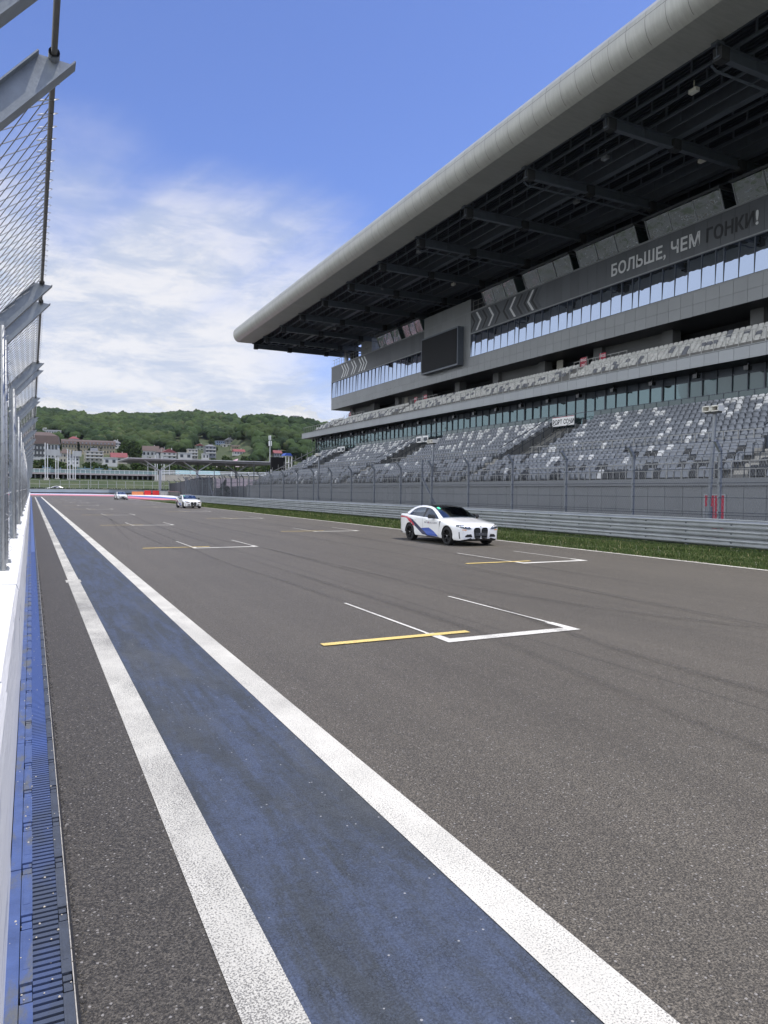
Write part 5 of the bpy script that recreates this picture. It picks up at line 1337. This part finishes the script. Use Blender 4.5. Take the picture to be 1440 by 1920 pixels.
# elevated promenade with white railing
br = empty('promenade_deck', (10, 296, 0), 0, 'long elevated promenade with pale glass railing above the green embankment', 'walkway')
m = MB(); m.box(-90, 45, 293, 301, 7.2, 7.75); local(m.build('deck', pm('deck_pink_grey', (.42, .36, .36), .8)), br)
m = MB(); m.box(-90, 45, 296, 300, 5.0, 7.1); local(m.build('dark_underside', SEAM), br)
m = MB(); x = -90
while x < 45: m.box(x, x+.5, 293.4, 294.2, 4.0, 7.2); x += 1.9
local(m.build('pier', CONC_D), br)
m = MB(); m.box(-90, 45, 293, 293.1, 9.0, 9.15); x = -90
while x < 45: m.box(x, x+.16, 293, 293.12, 7.75, 9.0); x += 1.75
local(m.build('railing', WHITEP), br)
m = MB(); m.box(-90, 45, 293.15, 293.2, 7.8, 8.95); local(m.build('railing_panel', pm('pale_teal_panel', (.30, .40, .38), .5)), br)
rw = empty('retaining_wall', (60, 293, 0), 0, 'beige stone retaining wall with white rail fence, right of the promenade', 'wall')
m = MB(); m.box(44.2, 105, 292.5, 293.5, 2.5, 7.7); local(m.build('wall', pm('beige_stone', (.46, .42, .36), .8, 0, .15, .5)), rw)
m = MB(); x = 45.5
while x < 105: m.box(x, x+.3, 292.6, 292.8, 7.7, 9.6); x += 7.2
for z in (8.0, 8.6, 9.2): m.box(45.5, 105, 292.55, 292.7, z, z+.32)
local(m.build('rail_fence', WHITEP), rw)
# tall white sign gantries
for i, (x, y, n, h, lab) in enumerate(((4.7, 290, 2, 18.6, 'tall white twin post gantry, leftmost in front of the brown roofed hotel'), (8.3, 292, 2, 15.2, 'second white twin post gantry from the left, lower than the first'),
        (12.3, 291, 4, 16.6, 'cluster of four white gantry posts in front of the small dark roofed house'), (43.8, 291.4, 2, 15.6, 'white twin post gantry at the left end of the beige retaining wall'), (46.4, 291.4, 2, 15.0, 'second white twin post gantry on the beige retaining wall'))):
    e = empty('gantry_post', (x, y, T(x, y)), 0, lab, 'gantry', 'white sign gantries along the promenade'); z0 = T(x, y); zt = h-z0
    for k in range(n):
        m = MB(); xx = k*.8+(.25 if k > 1 else 0); m.tube([(xx, 0, 0), (xx, 0, zt-.25*k)], .13, 8); m.build('post', WHITEP, e, 40)
    m = MB(); m.box(-.5, .8*(n-1)+.5, -.5, .5, -.3, .7) if i == 0 else m.box(-.3, .8*(n-1)+.5, -.3, .3, 0, .4); m.build('footing', CONC, e)
    m = MB(); m.box(.8*(n-1)-.4, .8*(n-1)+(4.2, 1.2, 2.4, .6, 1.6)[i], -.2, .2, zt-(4.6, 1.5, 2.6, 1.6, 1.4)[i], zt-(2.4, .2, .6, -.4, .1)[i]); m.build('sign_panel', GR_P, e)
# road, hedge, far white car, fence posts
m = MB(); m.poly([(-300, 240, 1.03), (300, 240, 1.03), (300, 252, 1.19), (-300, 252, 1.19)]); tag(m.build('far_road', ASPH_P, fix=False), kind='structure')
car4 = car('estate_car', (6.6, 244.5, 1.12), math.pi, 'small white car on the far road behind the run-off barrier', 0, None, False, (1.06, 1, 1.08))
ff_ = empty('embankment_fence', (10, 256, 1.2), 0, 'row of pale posts with mesh along the foot of the grass embankment', 'fence')
fp = MB(); fp.box(-.07, .07, -.07, .07, 0, 3.5); fpm = fp.mesh('post'); fpm.materials.append(GR_P)
for i in range(24):
    o = bpy.data.objects.new('post', fpm); COL.objects.link(o); x = -6+i*2.9+random.uniform(-.2, .2); o.location = (x, 256, 1.15); local(o, ff_)
m = MB(); 
for z in (2.0, 3.3, 4.6): m.tube([(-10, 256, z), (64, 256, z)], .035, 4)
local(m.build('wire', GR_P), ff_)
cu = MB(); cu.tube([(0, 0, 0), (0, 0, 3.0), (-.5, 0, 3.5)], .09, 6); cum = cu.mesh('post'); cum.materials.append(GR_P)
cfn = empty('curved_top_fence', (44, 238, .9), 0, 'short run of white posts with curved tops behind the tyre wall', 'fence')
for i, x in enumerate((38.5, 40.2, 43.0, 46.2, 47.6, 49.8)):
    o = bpy.data.objects.new('post', cum); COL.objects.link(o); o.location = (x, 238, .95); local(o, cfn)
def pole(x, y, h, label, r=.09, cat='lamp post', mat=None, head=True, group=None):
    e = empty('street_lamp' if head else 'mast', (x, y, T(x, y)), 0, label, cat, group); m = MB(); m.tube([(0, 0, 0), (0, 0, h)], [r, r*.6], 8); m.build('pole', mat or GR_P, e, 40)
    if head: m = MB(); m.lathe([(0, .5), (.35, .35), (.3, .0), (.08, -.25)], 8, (0, 0, h)); m.build('lamp_head', GR_P, e)
    return e
pole(18.0, 258, 15.5, 'slim grey mast rising from the embankment, left of the cream house', .08, head=False, cat='mast')
pole(41.5, 262, 15.0, 'slim grey mast in front of the low white house', .08, head=False, cat='mast')
pole(46.5, 330, 9.5, 'round headed street lamp behind the promenade railing', .2)
pole(55.8, 330, 8.0, 'short street lamp between the gantries and the canopy', .2)
pole(29.9, 130, 5.8, 'dark tall pole left of the small conifer near the screened fence', .10, head=False, cat='mast', mat=STEEL_D)
pole(37.3, 130, 7.3, 'dark tall pole right of the small conifer at the stand end', .12, head=False, cat='mast', mat=STEEL_D)
e = pole(198.7, 640, 33, 'telecom mast with white antennas on the hillside above the video screen', .7, 'mast', head=False)
m = MB()
for a in range(3): m.box(1.3*math.cos(a*2.1)-.35, 1.3*math.cos(a*2.1)+.35, 1.3*math.sin(a*2.1)-.25, 1.3*math.sin(a*2.1)+.25, 24, 28.5)
for a in range(3): m.box(.9*math.cos(a*2.1+1)-.3, .9*math.cos(a*2.1+1)+.3, .9*math.sin(a*2.1+1)-.25, .9*math.sin(a*2.1+1)+.25, 29.5, 33.5)
m.build('antenna', WHITEP, e)
e = empty('marshal_post', (45.3, 236, .8), 0, 'red post with white cap behind the tyre wall', 'post'); m = MB(); m.box(-.45, .45, -.3, .3, 0, 4.2); m.build('column', pm('faded_red', (.42, .08, .12), .6), e); m = MB(); m.box(-.55, .55, -.4, .4, 4.2, 5.2); m.build('cap', WHITEP, e)
# tent
e = empty('event_tent', (166, 640, T(166, 640)), 0, 'large pale pink peaked tent roof behind the service canopy', 'tent'); TP = pm('tent_pink', (.62, .50, .55), .7, 0, .06, .2)
zt_ = 30.6-T(166, 640); m = MB()
m.add([(-17, -8, zt_-8.3), (16, -8, zt_-8.3), (16, 8, zt_-8.3), (-17, 8, zt_-8.3), (-1, -1.5, zt_-1.6), (3, -1.5, zt_-2.4), (3, 1.5, zt_-2.4), (-1, 1.5, zt_-1.6)], [(0, 1, 5, 4), (1, 2, 6, 5), (2, 3, 7, 6), (3, 0, 4, 7), (4, 5, 6, 7)])
m.build('roof', TP, e); m = MB(); m.add([(-17, -8.2, zt_-8.2), (-3, -8.2, zt_-8.2), (2.5, -2, zt_), (0, -1.5, zt_-.9)], [(0, 1, 2, 3)]); m.add([(-17, -8.3, zt_-8.2), (2.5, -2.1, zt_), (2.5, -1.4, zt_-.6), (0, -1, zt_-1.6)], [(0, 1, 2, 3)]); m.build('roof_fold', pm('tent_fold', (.60, .38, .46), .7), e)
m = MB()
for x in range(-16, 17, 2): m.box(x, x+.2, -8, -7.8, 0, zt_-8.3)
m.box(-17, 16, -8.1, -7.9, zt_-8.8, zt_-8.3); m.build('frame', GR_P, e)
# teal awnings and blue fences in the settlement
TEALA = pm('teal_awning', (.07, .25, .28), .6, 0, .2, .3)
for x, y, wd, lab in ((59.7, 320, 6, 'low teal market awning behind the retaining wall, left one'), (69.5, 320, 13, 'wide teal market awning behind the retaining wall, right one')):
    z = 6.2; m = MB(); m.prism([(y-2, z+2.4), (y, z+4.2), (y+2, z+2.4)], 'x', x-wd/2, x+wd/2); o = m.build('market_awning', TEALA); tag(o, lab, 'awning')
    m = MB(); [m.box(x-wd/2+i*wd/4-.1, x-wd/2+i*wd/4+.1, y-2, y-1.8, z-.5, z+2.4) for i in range(5)]; m.build('awning_leg', WHITEP, o)
BF = pm('pale_blue_fence', (.20, .30, .36), .6)
for x0, x1, lab in ((4.6, 12, 'pale blue slatted fence above the left end of the promenade'), (18.5, 33, 'pale blue slatted fence below the cream house')):
    m = MB(); z = T(x0, 345)
    for q in range(4): m.box(x0, x1, 345, 345.2, z+.8*q+1.0, z+.8*q+1.45)
    x = x0
    while x < x1: m.box(x, x+.25, 344.9, 345, z, z+4.6); x += 3
    tag(m.build('slatted_fence', BF), lab, 'fence')

# ------------------------------------------------------------------ houses on the hillside
WC = {k: pm('wall_'+k, c, .85, 0, .06, .3) for k, c in dict(white=(.50, .50, .48), cream=(.40, .375, .31), yellow=(.36, .31, .21), grey=(.22, .225, .24), green=(.33, .38, .30), brown=(.085, .062, .056), blue=(.20, .26, .36)).items()}
RC = {k: pm('roof_'+k, c, .8, 0, .12, .5) for k, c in dict(brown=(.10, .072, .064), red=(.20, .060, .064), grey=(.16, .165, .18), dark=(.075, .066, .066), white=(.5, .5, .5), maroon=(.20, .055, .06)).items()}
WIN = pm('house_window', (.035, .042, .05), .2, spec=.6)
def house(x, y, wd, dp, h, wall, roof, rh, label, kind='hip', rz=0, fl=2, nb=4, z=None, balc=False, bal_par=False):
    z0 = (T(x, y) if z is None else z)-1.5
    e = empty('hillside_house', (x, y, z0), rz, label, 'house', 'houses on the hillside'); H_ = h+1.5
    m = MB(); m.box(-wd/2, wd/2, -dp/2, dp/2, 0, H_); m.build('wall', WC[wall], e)
    o = .5; a, b_ = wd/2+o, dp/2+o; m = MB()
    if kind == 'hip':
        r = max(a-b_, .2); m.add([(-a, -b_, H_), (a, -b_, H_), (a, b_, H_), (-a, b_, H_), (-r, 0, H_+rh), (r, 0, H_+rh)], [(0, 1, 5, 4), (1, 2, 5), (2, 3, 4, 5), (3, 0, 4), (3, 2, 1, 0)])
    elif kind == 'gable': m.prism([(-b_, H_), (b_, H_), (0, H_+rh)], 'x', -a, a)
    elif kind == 'gablef': m.prism([(-a, H_), (a, H_), (0, H_+rh)], 'y', -b_, b_)
    else: m.box(-a+.2, a-.2, -b_+.2, b_-.2, H_, H_+rh)
    ro_ = m.build('roof', RC[roof], e)
    if kind == 'gablef': q = MB(); q.add([(-a+.6, -b_+.45, H_), (a-.6, -b_+.45, H_), (0, -b_+.45, H_+rh-.5)], [(0, 1, 2)]); q.box(-a+.6, a-.6, -b_+.4, -b_+.6, H_-.2, H_); q.build('gable_wall', WC[wall], e)
    fh = h/fl
    for f in range(fl):
        for i in range(nb):
            cx = -wd/2+wd*(i+.5)/nb; q = MB(); q.box(cx-wd/nb*.22, cx+wd/nb*.22, -dp/2-.06, -dp/2+.02, 1.5+fh*f+fh*.30, 1.5+fh*f+fh*.78); q.build('window', WIN, e)
        if balc and f: q = MB(); q.box(-wd/2+.3, wd/2-.3, -dp/2-1.2, -dp/2, 1.5+fh*f-.15, 1.5+fh*f+.1); q.box(-wd/2+.3, wd/2-.3, -dp/2-1.2, -dp/2-1.1, 1.5+fh*f+.1, 1.5+fh*f+1.0); q.build('balcony', WC['white'], e)
    for s in (0, 1):
        q = MB(); q.box(wd/2*(1 if s else -1)-.02, wd/2*(1 if s else -1)+.06 if s else -wd/2+.02, -dp*.2, dp*.1, 1.5+fh*.3, 1.5+fh*.75); q.build('window', WIN, e)
    q = MB(); q.box(wd*.2, wd*.2+.7, 0, .7, H_+rh*.4, H_+rh+1.0)
    if kind != 'flat': q.build('chimney', WC[wall], e)
    return e
def hs(x, w, y, zb, ev, rf, wall, roof, label, kind='hip', rz=0, fl=2, nb=4, balc=False, dp=None):
    w *= KH; ev *= KH; rf *= KH; zb = CH+(zb-CH)*KH; x *= KH; y *= KH
    return house(x, y+2, w/(1.06), dp or min(w*.8, 11), ev, wall, roof, max(rf, .4), label, kind, rz, fl, nb, zb, balc)
e = hs(3.8, 22.1, 440, 18.5, 8.3, .5, 'white', 'brown', 'large white hotel block with huge dark brown mansard roof, leftmost on the slope', 'flat', -.1, 3, 1, dp=16)
m = MB(); a_ = 17.6; h0_ = 14.0; m.add([(-a_, -9, h0_), (a_, -9, h0_), (a_, 9, h0_), (-a_, 9, h0_), (-a_+1.2, -7.5, h0_+7.5), (a_-1.2, -7.5, h0_+7.5), (a_-1.2, 7.5, h0_+7.5), (-a_+1.2, 7.5, h0_+7.5), (-9, 0, h0_+11), (9, 0, h0_+11)], [(0, 1, 5, 4), (1, 2, 6, 5), (2, 3, 7, 6), (3, 0, 4, 7), (4, 5, 9, 8), (5, 6, 9), (6, 7, 8, 9), (7, 4, 8), (3, 2, 1, 0)]); m.build('mansard_roof', RC['brown'], e)
for i in range(12):
    m = MB(); m.box(-16+i*2.75, -14.6+i*2.75, -8.25, -7.98, 2.5, 13.4); m.build('tall_window', WIN, e)
e = hs(32.9, 32.8, 488, 23.7, 5.9, .4, 'yellow', 'brown', 'very long cream hotel wing with brown dormered roof stretching behind the dark conifers', 'flat', -.03, 2, 18, dp=12)
m = MB(); m.prism([(-7, 10.9), (7, 10.9), (5.4, 14.2), (0, 16.0), (-5.4, 14.2)], 'x', -25.5, 25.5); m.build('dormered_roof', RC['brown'], e)
for i in range(14): m = MB(); m.box(-24+i*3.5, -22.8+i*3.5, -7.0, -5, 11.6, 13.2); m.build('dormer', WC['grey'], e)
hs(14.6, 12.5, 590, 41.6, 3.3, .5, 'white', 'white', 'long white modern house high above the brown hotel', 'flat', 0, 1, 7)
m = MB(); z = CH+(43.1-CH)*KH; x, y = 9.4*KH, 592*KH; m.box(x-2.3, x-1.3, y, y+1, z-3, z+6.4); m.box(x-2.3, x+2.3, y, y+1, z+5.6, z+6.5); tag(m.build('white_portal', WC['white']), 'white angular portal frame at the left of the modern hilltop house', 'structure')
hs(27.8, 7.4, 560, 35.1, 2.5, 1.9, 'white', 'maroon', 'white house with maroon hipped roof above the long hotel', 'hip', 0, 1, 4)
hs(52.0, 7.2, 520, 30.2, 3.0, 2.3, 'white', 'grey', 'white house with grey hipped roof left of the big round tree', 'hip', .1, 2, 3)
hs(15.9, 5.1, 410, 15.2, 5.1, 2.5, 'cream', 'brown', 'small cream house with dark brown hipped roof in front of the hotel wing', 'hip', 0, 2, 3)
hs(19.3, 6.0, 395, 13.9, 3.6, 2.4, 'white', 'grey', 'white gabled house half hidden by the gantry posts', 'gablef', 0, 2, 3)
hs(31.6, 10.0, 430, 17.1, 5.5, .3, 'cream', 'white', 'cream three storey block with long balconies and rooftop room', 'flat', .05, 3, 4, True)
m = MB(); z = CH+(22.6-CH)*KH; x, y = 32*KH, 432*KH; m.box(x-3, x+3, y, y+5, z-.6, z+3.6); tag(m.build('rooftop_room', WC['grey']), 'small grey glazed room on the roof of the cream three storey block', 'building')
hs(34.9, 6.9, 375, 13.8, 3.2, .3, 'white', 'white', 'low white flat roofed house with two small dark windows', 'flat', .05, 1, 2)
hs(43.8, 8.8, 420, 16.8, 2.5, 2.7, 'cream', 'maroon', 'house with broad dark red gable roof and one dormer, right of the low white house', 'gable', 0, 1, 3)
hs(68.2, 10.2, 470, 22.5, 3.5, 3.4, 'white', 'brown', 'white house under a long sloping brown roof right of the big round tree', 'gable', -.25, 1, 4)
hs(73.8, 6.8, 462, 22.4, 2.8, 3.0, 'grey', 'brown', 'house with peaked brown roof left of the red roofed one', 'hip', 0, 1, 3)
hs(76.1, 9.0, 452, 20.7, 3.8, 2.4, 'white', 'red', 'white house with bright dark-red gable roof and balcony', 'gablef', 0, 2, 3, True)
hs(85.2, 9.0, 450, 20.6, 3.8, .3, 'white', 'white', 'wide low white building with blank front', 'flat', 0, 1, 2)
hs(92.5, 6.5, 462, 21.6, 5.9, .3, 'cream', 'white', 'cream stepped modern building with open loggias', 'flat', 0, 3, 3, True)
hs(109.1, 5.7, 520, 30.0, 3.6, 1.5, 'green', 'maroon', 'pale green gabled house high on the slope', 'gablef', 0, 2, 2)
hs(107.6, 7.6, 480, 24.1, 6.9, 1.4, 'grey', 'grey', 'grey four storey house with hipped roof and balconies', 'hip', 0, 3, 3, True)
hs(95.9, 4.2, 440, 20.6, 3.3, .2, 'white', 'white', 'small white cube house below the grey four storey one', 'flat', 0, 1, 2)
hs(133.3, 7.1, 560, 36.0, 4.3, .4, 'blue', 'grey', 'pale blue house with flat grey roof on the wooded slope', 'flat', 0, 2, 4)
hs(144.3, 6.8, 575, 39.0, 3.2, 2.3, 'grey', 'grey', 'tall grey gabled house beside the pale blue one', 'gablef', 0, 2, 2)
hs(137.0, 9.6, 550, 34.6, 2.6, .3, 'white', 'white', 'bright white terrace wall house below the pale blue one', 'flat', 0, 1, 3)
hs(133.2, 8.2, 508, 31.0, 2.4, .8, 'yellow', 'brown', 'yellow house with shallow brown roof above the red roofed one', 'gable', -.1, 1, 5)
hs(127.3, 7.9, 480, 26.2, 1.9, 1.8, 'white', 'red', 'white house with red roof behind the pink tent', 'gable', -.05, 1, 4)
hs(146.5, 5.7, 455, 24.4, 2.2, 2.1, 'grey', 'red', 'house with rose red gable roof alone among the trees right of the telecom mast', 'gable', 0, 1, 3)
hs(115.6, 1.8, 640, 42.5, 2.4, .6, 'white', 'grey', 'lone small white house among the trees of the middle slope', 'hip', 0, 1, 2)
hs(136.4, 4.7, 640, 44.2, 4.2, .5, 'grey', 'grey', 'pale concrete house half hidden in the upper forest', 'flat', 0, 2, 2)
hs(62.5, 5.7, 880, 80.5, 5.0, .5, 'white', 'grey', 'white building in the saddle of the far ridge', 'flat', 0, 2, 4)
hs(231.0, 9.4, 880, 84.2, 5.8, .7, 'cream', 'brown', 'ruddy building on the saddle between the two hills', 'flat', 0, 2, 4)
hs(209.9, 5.9, 600, 64.0, 3.4, .6, 'cream', 'grey', 'unfinished open framed building on the right ridge', 'flat', 0, 1, 4)

# ------------------------------------------------------------------ vegetation
def leaf_mat(name, a, b_, hue=.0):
    m, n, b, out = newmat(name); tc = n.node('ShaderNodeTexCoord'); g = n.node('ShaderNodeNewGeometry'); v = tc.outputs['Object']
    f = n.math('ADD', n.math('MULTIPLY', g.outputs['Random Per Island'], .55), n.math('MULTIPLY', n.noise(v, .45, 4, .7), .45))
    c = n.mix(n.ss(f, .2, .85), a, b_); odd = n.ss(n.noise(n.vmath('ADD', v, (31, 7, 3)), .05, 2), .60, .68, 0, .5); c = n.mix(n.math('MULTIPLY', odd, n.ss(g.outputs['Random Per Island'], .4, .6)), c, (.12, .115, .065))
    big = n.noise(v, .012, 3); c = n.mix(n.ss(big, .45, .65, 0, .35), c, (.085, .11, .03))
    n.l.new(c, b.inputs['Base Color']); b.inputs['Roughness'].default_value = .75; b.inputs['Specular IOR Level'].default_value = .15
    bp = n.node('ShaderNodeBump'); bp.inputs['Strength'].default_value = 1.; bp.inputs['Distance'].default_value = 1.2
    n.put(bp.inputs['Height'], n.noise(v, .9, 5, .8)); n.l.new(bp.outputs[0], b.inputs['Normal'])
    return m
LEAF = leaf_mat('forest_leaves', (.014, .030, .010), (.047, .080, .024))
LEAF2 = leaf_mat('tree_leaves', (.028, .055, .014), (.080, .125, .030)); LEAFD = leaf_mat('conifer_leaves', (.018, .035, .018), (.035, .060, .028))
BARK = pm('bark', (.09, .075, .06), .9)
def crown_template(seed, sub=2):
    bm = bmesh.new(); bmesh.ops.create_icosphere(bm, subdivisions=sub, radius=1)
    for v in bm.verts:
        p = v.co.copy(); k = 1+.34*noise.noise(p*1.5+Vector((seed*3.1, 0, 0)))+.22*noise.noise(p*3.4+Vector((0, seed*2.7, 0)))+.10*noise.noise(p*8+Vector((0, 0, seed)))
        v.co = p*k; v.co.z = v.co.z*.86 if v.co.z > 0 else v.co.z*.6
    V = [tuple(v.co) for v in bm.verts]; F = [tuple(v.index for v in f.verts) for f in bm.faces]; bm.free(); return V, F
tmpl = [crown_template(s, 3) for s in range(6)]
HOUSES = [(o.location.x, o.location.y) for o in bpy.data.objects if o.name.startswith('hillside_house')]
HBASE = [(o.location.x, o.location.y, o.location.z+1.5, max(v.co.x for c in o.children if c.name.startswith('wall') for v in c.data.vertices)*2) for o in bpy.data.objects if o.name.startswith('hillside_house')]
fo_pts = []
def tree_ok(x, y, r=7):
    return all(not (abs(hx-x) < 13 and -40 < y-hy < 14) for hx, hy in HOUSES)
n_try = 0
for i in range(16000):
    y = 660+ (960)*random.random()**.85; az_ = random.uniform(-.12, .47); x = az_*y
    right = az_ > .262
    if y < (725 if right else 800)+random.uniform(-40, 40): continue
    if right and y > 1120: continue
    zt_t = T(x, y)+11
    if y < 960 and any(hy > y and abs(hx/hy-x/y) < (hw*.5+8.)/hy and (zt_t-CH)/y > (hz-CH)/hy for hx, hy, hz, hw in HBASE): continue
    if not tree_ok(x, y): continue
    fo_pts.append((x, y))
acc = []; cell = {}
for x, y in fo_pts:
    k = (int(x//7.2), int(y//11))
    if cell.get(k, 0) >= 1: continue
    cell[k] = 1; acc.append((x, y))
print('forest trees', len(acc))
for q in range(6):
    X = []
    for i, (x, y) in enumerate(acc):
        if i % 6 != q: continue
        s = random.uniform(5.0, 8.6)*(1.1 if y > 1200 else .95); z = T(x, y)+s*1.0+random.uniform(-.5, 1.8); a = random.uniform(0, 6.28); sz_ = s*random.uniform(.85, 1.25)
        c, d_ = math.cos(a)*s, math.sin(a)*s; X.append([(c, d_, 0), (-d_, c, 0), (0, 0, sz_), (x, y, z)])
    if q == 0: allX = []
    allX.append(X)
V = []; F = []; off = 0
# join the six variants into one forest
obs = [bulk('forest', tmpl[q][0], tmpl[q][1], LEAF, allX[q], None, None, True) for q in range(6)]
me = obs[0].data; bm = bmesh.new()
for o in obs: bm.from_mesh(o.data)
bm.to_mesh(me); bm.free()
for o in obs[1:]: bpy.data.objects.remove(o)
me.polygons.foreach_set('use_smooth', [True]*len(me.polygons)); tag(obs[0], kind='stuff')

def clump_tree(name, x, y, h, r, label, cat='tree', mat=LEAF2, group=None, n=900, shape='round', z=None, leaf=.55, th=None):
    z0 = T(x, y) if z is None else z; e = empty(name, (x, y, z0), 0, label, cat, group); R = random.Random(int(x*13+y*7))
    m = MB(); th = th or h*.35; m.tube([(0, 0, -.3), (R.uniform(-.2, .2), 0, th), (R.uniform(-.4, .4), 0, h*.75)], [r*.10, r*.07, r*.02], 7)
    for k in range(6):
        a = k*1.05+R.random(); zz_ = th+(h-th)*R.uniform(0, .5); m.tube([(0, 0, zz_*.9), (r*.55*math.cos(a), r*.55*math.sin(a), zz_+r*.4)], [r*.04, r*.01], 5)
    m.build('trunk', BARK, e)
    m = MB(); cl = []
    for k in range(14 if shape == 'round' else 10):
        if shape == 'round':
            a, b_ = R.uniform(0, 6.28), R.uniform(-.5, 1.45); d_ = r*R.uniform(.35, .72); cl.append((d_*math.cos(a)*math.cos(b_), d_*math.sin(a)*math.cos(b_), h-r*.95+d_*math.sin(b_)*1.05, r*R.uniform(.28, .48)))
        else:
            t = R.uniform(.05, 1); rr = r*(1-t)*.7; a = R.uniform(0, 6.28); cl.append((rr*math.cos(a), rr*math.sin(a), h*.12+h*.83*t, r*.42*(1.15-t)))
    for k in range(n):
        cx, cy, cz, cr = R.choice(cl); u, v_ = R.uniform(0, 6.28), R.uniform(-1, 1); q = math.sqrt(1-v_*v_); d_ = cr*(.75+.35*R.random())
        px, py, pz = cx+d_*q*math.cos(u), cy+d_*q*math.sin(u), cz+d_*v_; s = leaf*R.uniform(.6, 1.3)
        t1 = Vector((R.gauss(0, 1), R.gauss(0, 1), R.gauss(0, 1))).normalized()*s; t2 = t1.cross(Vector((R.gauss(0, 1), R.gauss(0, 1), R.gauss(0, 1)))).normalized()*s*.7; p = Vector((px, py, pz))
        m.add([p-t1-t2, p+t1-t2*.6, p+t1*.8+t2, p-t1*.7+t2*.8], [(0, 1, 2, 3)])
    m.build('crown', mat, e, fix=False)
    return e
clump_tree('round_tree', 85, 723, 21, 11.5, 'big bright green round tree standing between the hotel wing and the brown roofs', n=2600, leaf=.95)
clump_tree('conifer_tree', 40.5, 740, 16.5, 3.8, 'broad dark conifer in front of the long hotel wing', mat=LEAFD, shape='cone', n=1600, leaf=.6)
clump_tree('conifer_tree', 52.5, 742, 12, 5.4, 'wide dark tree in front of the middle of the long hotel wing', mat=LEAFD, shape='round', n=1600, leaf=.6)
clump_tree('cypress_tree', 61, 742, 12.5, 1.8, 'slim dark cypress at the right of the dark trees before the hotel', mat=LEAFD, shape='cone', n=900, leaf=.5)
clump_tree('small_conifer', 29.9, 122, 3.9, 1.35, 'small dark bushy conifer beside the paddock fence at the stand end', mat=LEAFD, shape='cone', n=2600, leaf=.12, z=.05)
clump_tree('conifer_tree', 156, 690, 9, 2.4, 'small dark conifer in front of the grey four storey house', mat=LEAFD, shape='cone', n=700, leaf=.5)
clump_tree('bush', 22.5, 312, 3.4, 1.8, 'bright yellow green bush right behind the promenade railing', cat='bush', n=800, leaf=.3)
GT = [clump_tree('garden_tree', -60-14*q, 560, 9, 4.2+.3*q, 'leafy green garden tree on the lower slope among the houses', group='garden trees on the lower hillside', n=420, leaf=.65) for q in range(4)]
k_ = 0; used = []
for i in range(4000):
    y = 312+600*random.random()**.9; az_ = random.uniform(-.03, .44); x = az_*y
    if not tree_ok(x, y, 9) or (az_ > .28 and y > 740) or y > 950: continue
    if any((x-a)**2+(y-b_)**2 < (22 if y > 400 else 9) for a, b_ in used): continue
    if any((x-a)**2+(y-b_)**2 < 150 for a, b_ in [(85, 723), (40.5, 740), (52.5, 742), (61, 742)]): continue
    h = random.uniform(6, 10) if y > 420 else random.uniform(3.2, 4.6)
    zt_t = T(x, y)+h; ok_ = True
    for hx, hy, hz, hw in HBASE:   # keep every house's front open to the track
        if hy > y and abs(hx/hy-x/y) < (hw*.5+3.)/hy and (zt_t-CH)/y > (hz+1.2-CH)/hy: ok_ = False
    if not ok_: continue
    used.append((x, y)); src = GT[k_ % 4]; r_ = src.copy(); COL.objects.link(r_); s_ = h/9.; r_.location = (x, y, T(x, y)); r_.scale = (s_, s_, s_); r_.rotation_euler = (0, 0, random.uniform(0, 6))
    for c in src.children: d_ = c.copy(); COL.objects.link(d_); d_.parent = r_
    k_ += 1
    if k_ >= 296: break
print('garden trees', k_)
# dark hedge along the far road
hv = []
m = MB()
for i in range(2600):
    x = random.uniform(-30, 60); p = Vector((x, 238.6+random.uniform(-.4, .4), 1.0+random.uniform(0, 1.0))); t1 = Vector((random.gauss(0, 1), random.gauss(0, 1), random.gauss(0, 1))).normalized()*.22; t2 = t1.orthogonal().normalized()*.18
    m.add([p-t1-t2, p+t1-t2, p+t1+t2, p-t1+t2], [(0, 1, 2, 3)])
tag(m.build('far_hedge', LEAFD, fix=False), 'low dark hedge between the barrier and the far road', 'hedge')
# everything the labels do not cover

# air between the track and the wooded hill
m = MB(); m.box(-2600, 3100, -500, 4600, -12, 420); hz = m.build('haze', [])
hm = bpy.data.materials.new('haze'); hm.use_nodes = True; hm.node_tree.nodes.clear(); hn = NT(hm.node_tree)
ho = hn.node('ShaderNodeOutputMaterial'); hv_ = hn.node('ShaderNodeVolumePrincipled'); hv_.inputs['Color'].default_value = (.86, .91, 1.0, 1); hv_.inputs['Density'].default_value = .00003; hv_.inputs['Anisotropy'].default_value = .3
hn.l.new(hv_.outputs[0], ho.inputs['Volume']); hz.data.materials.append(hm); tag(hz, kind='stuff')
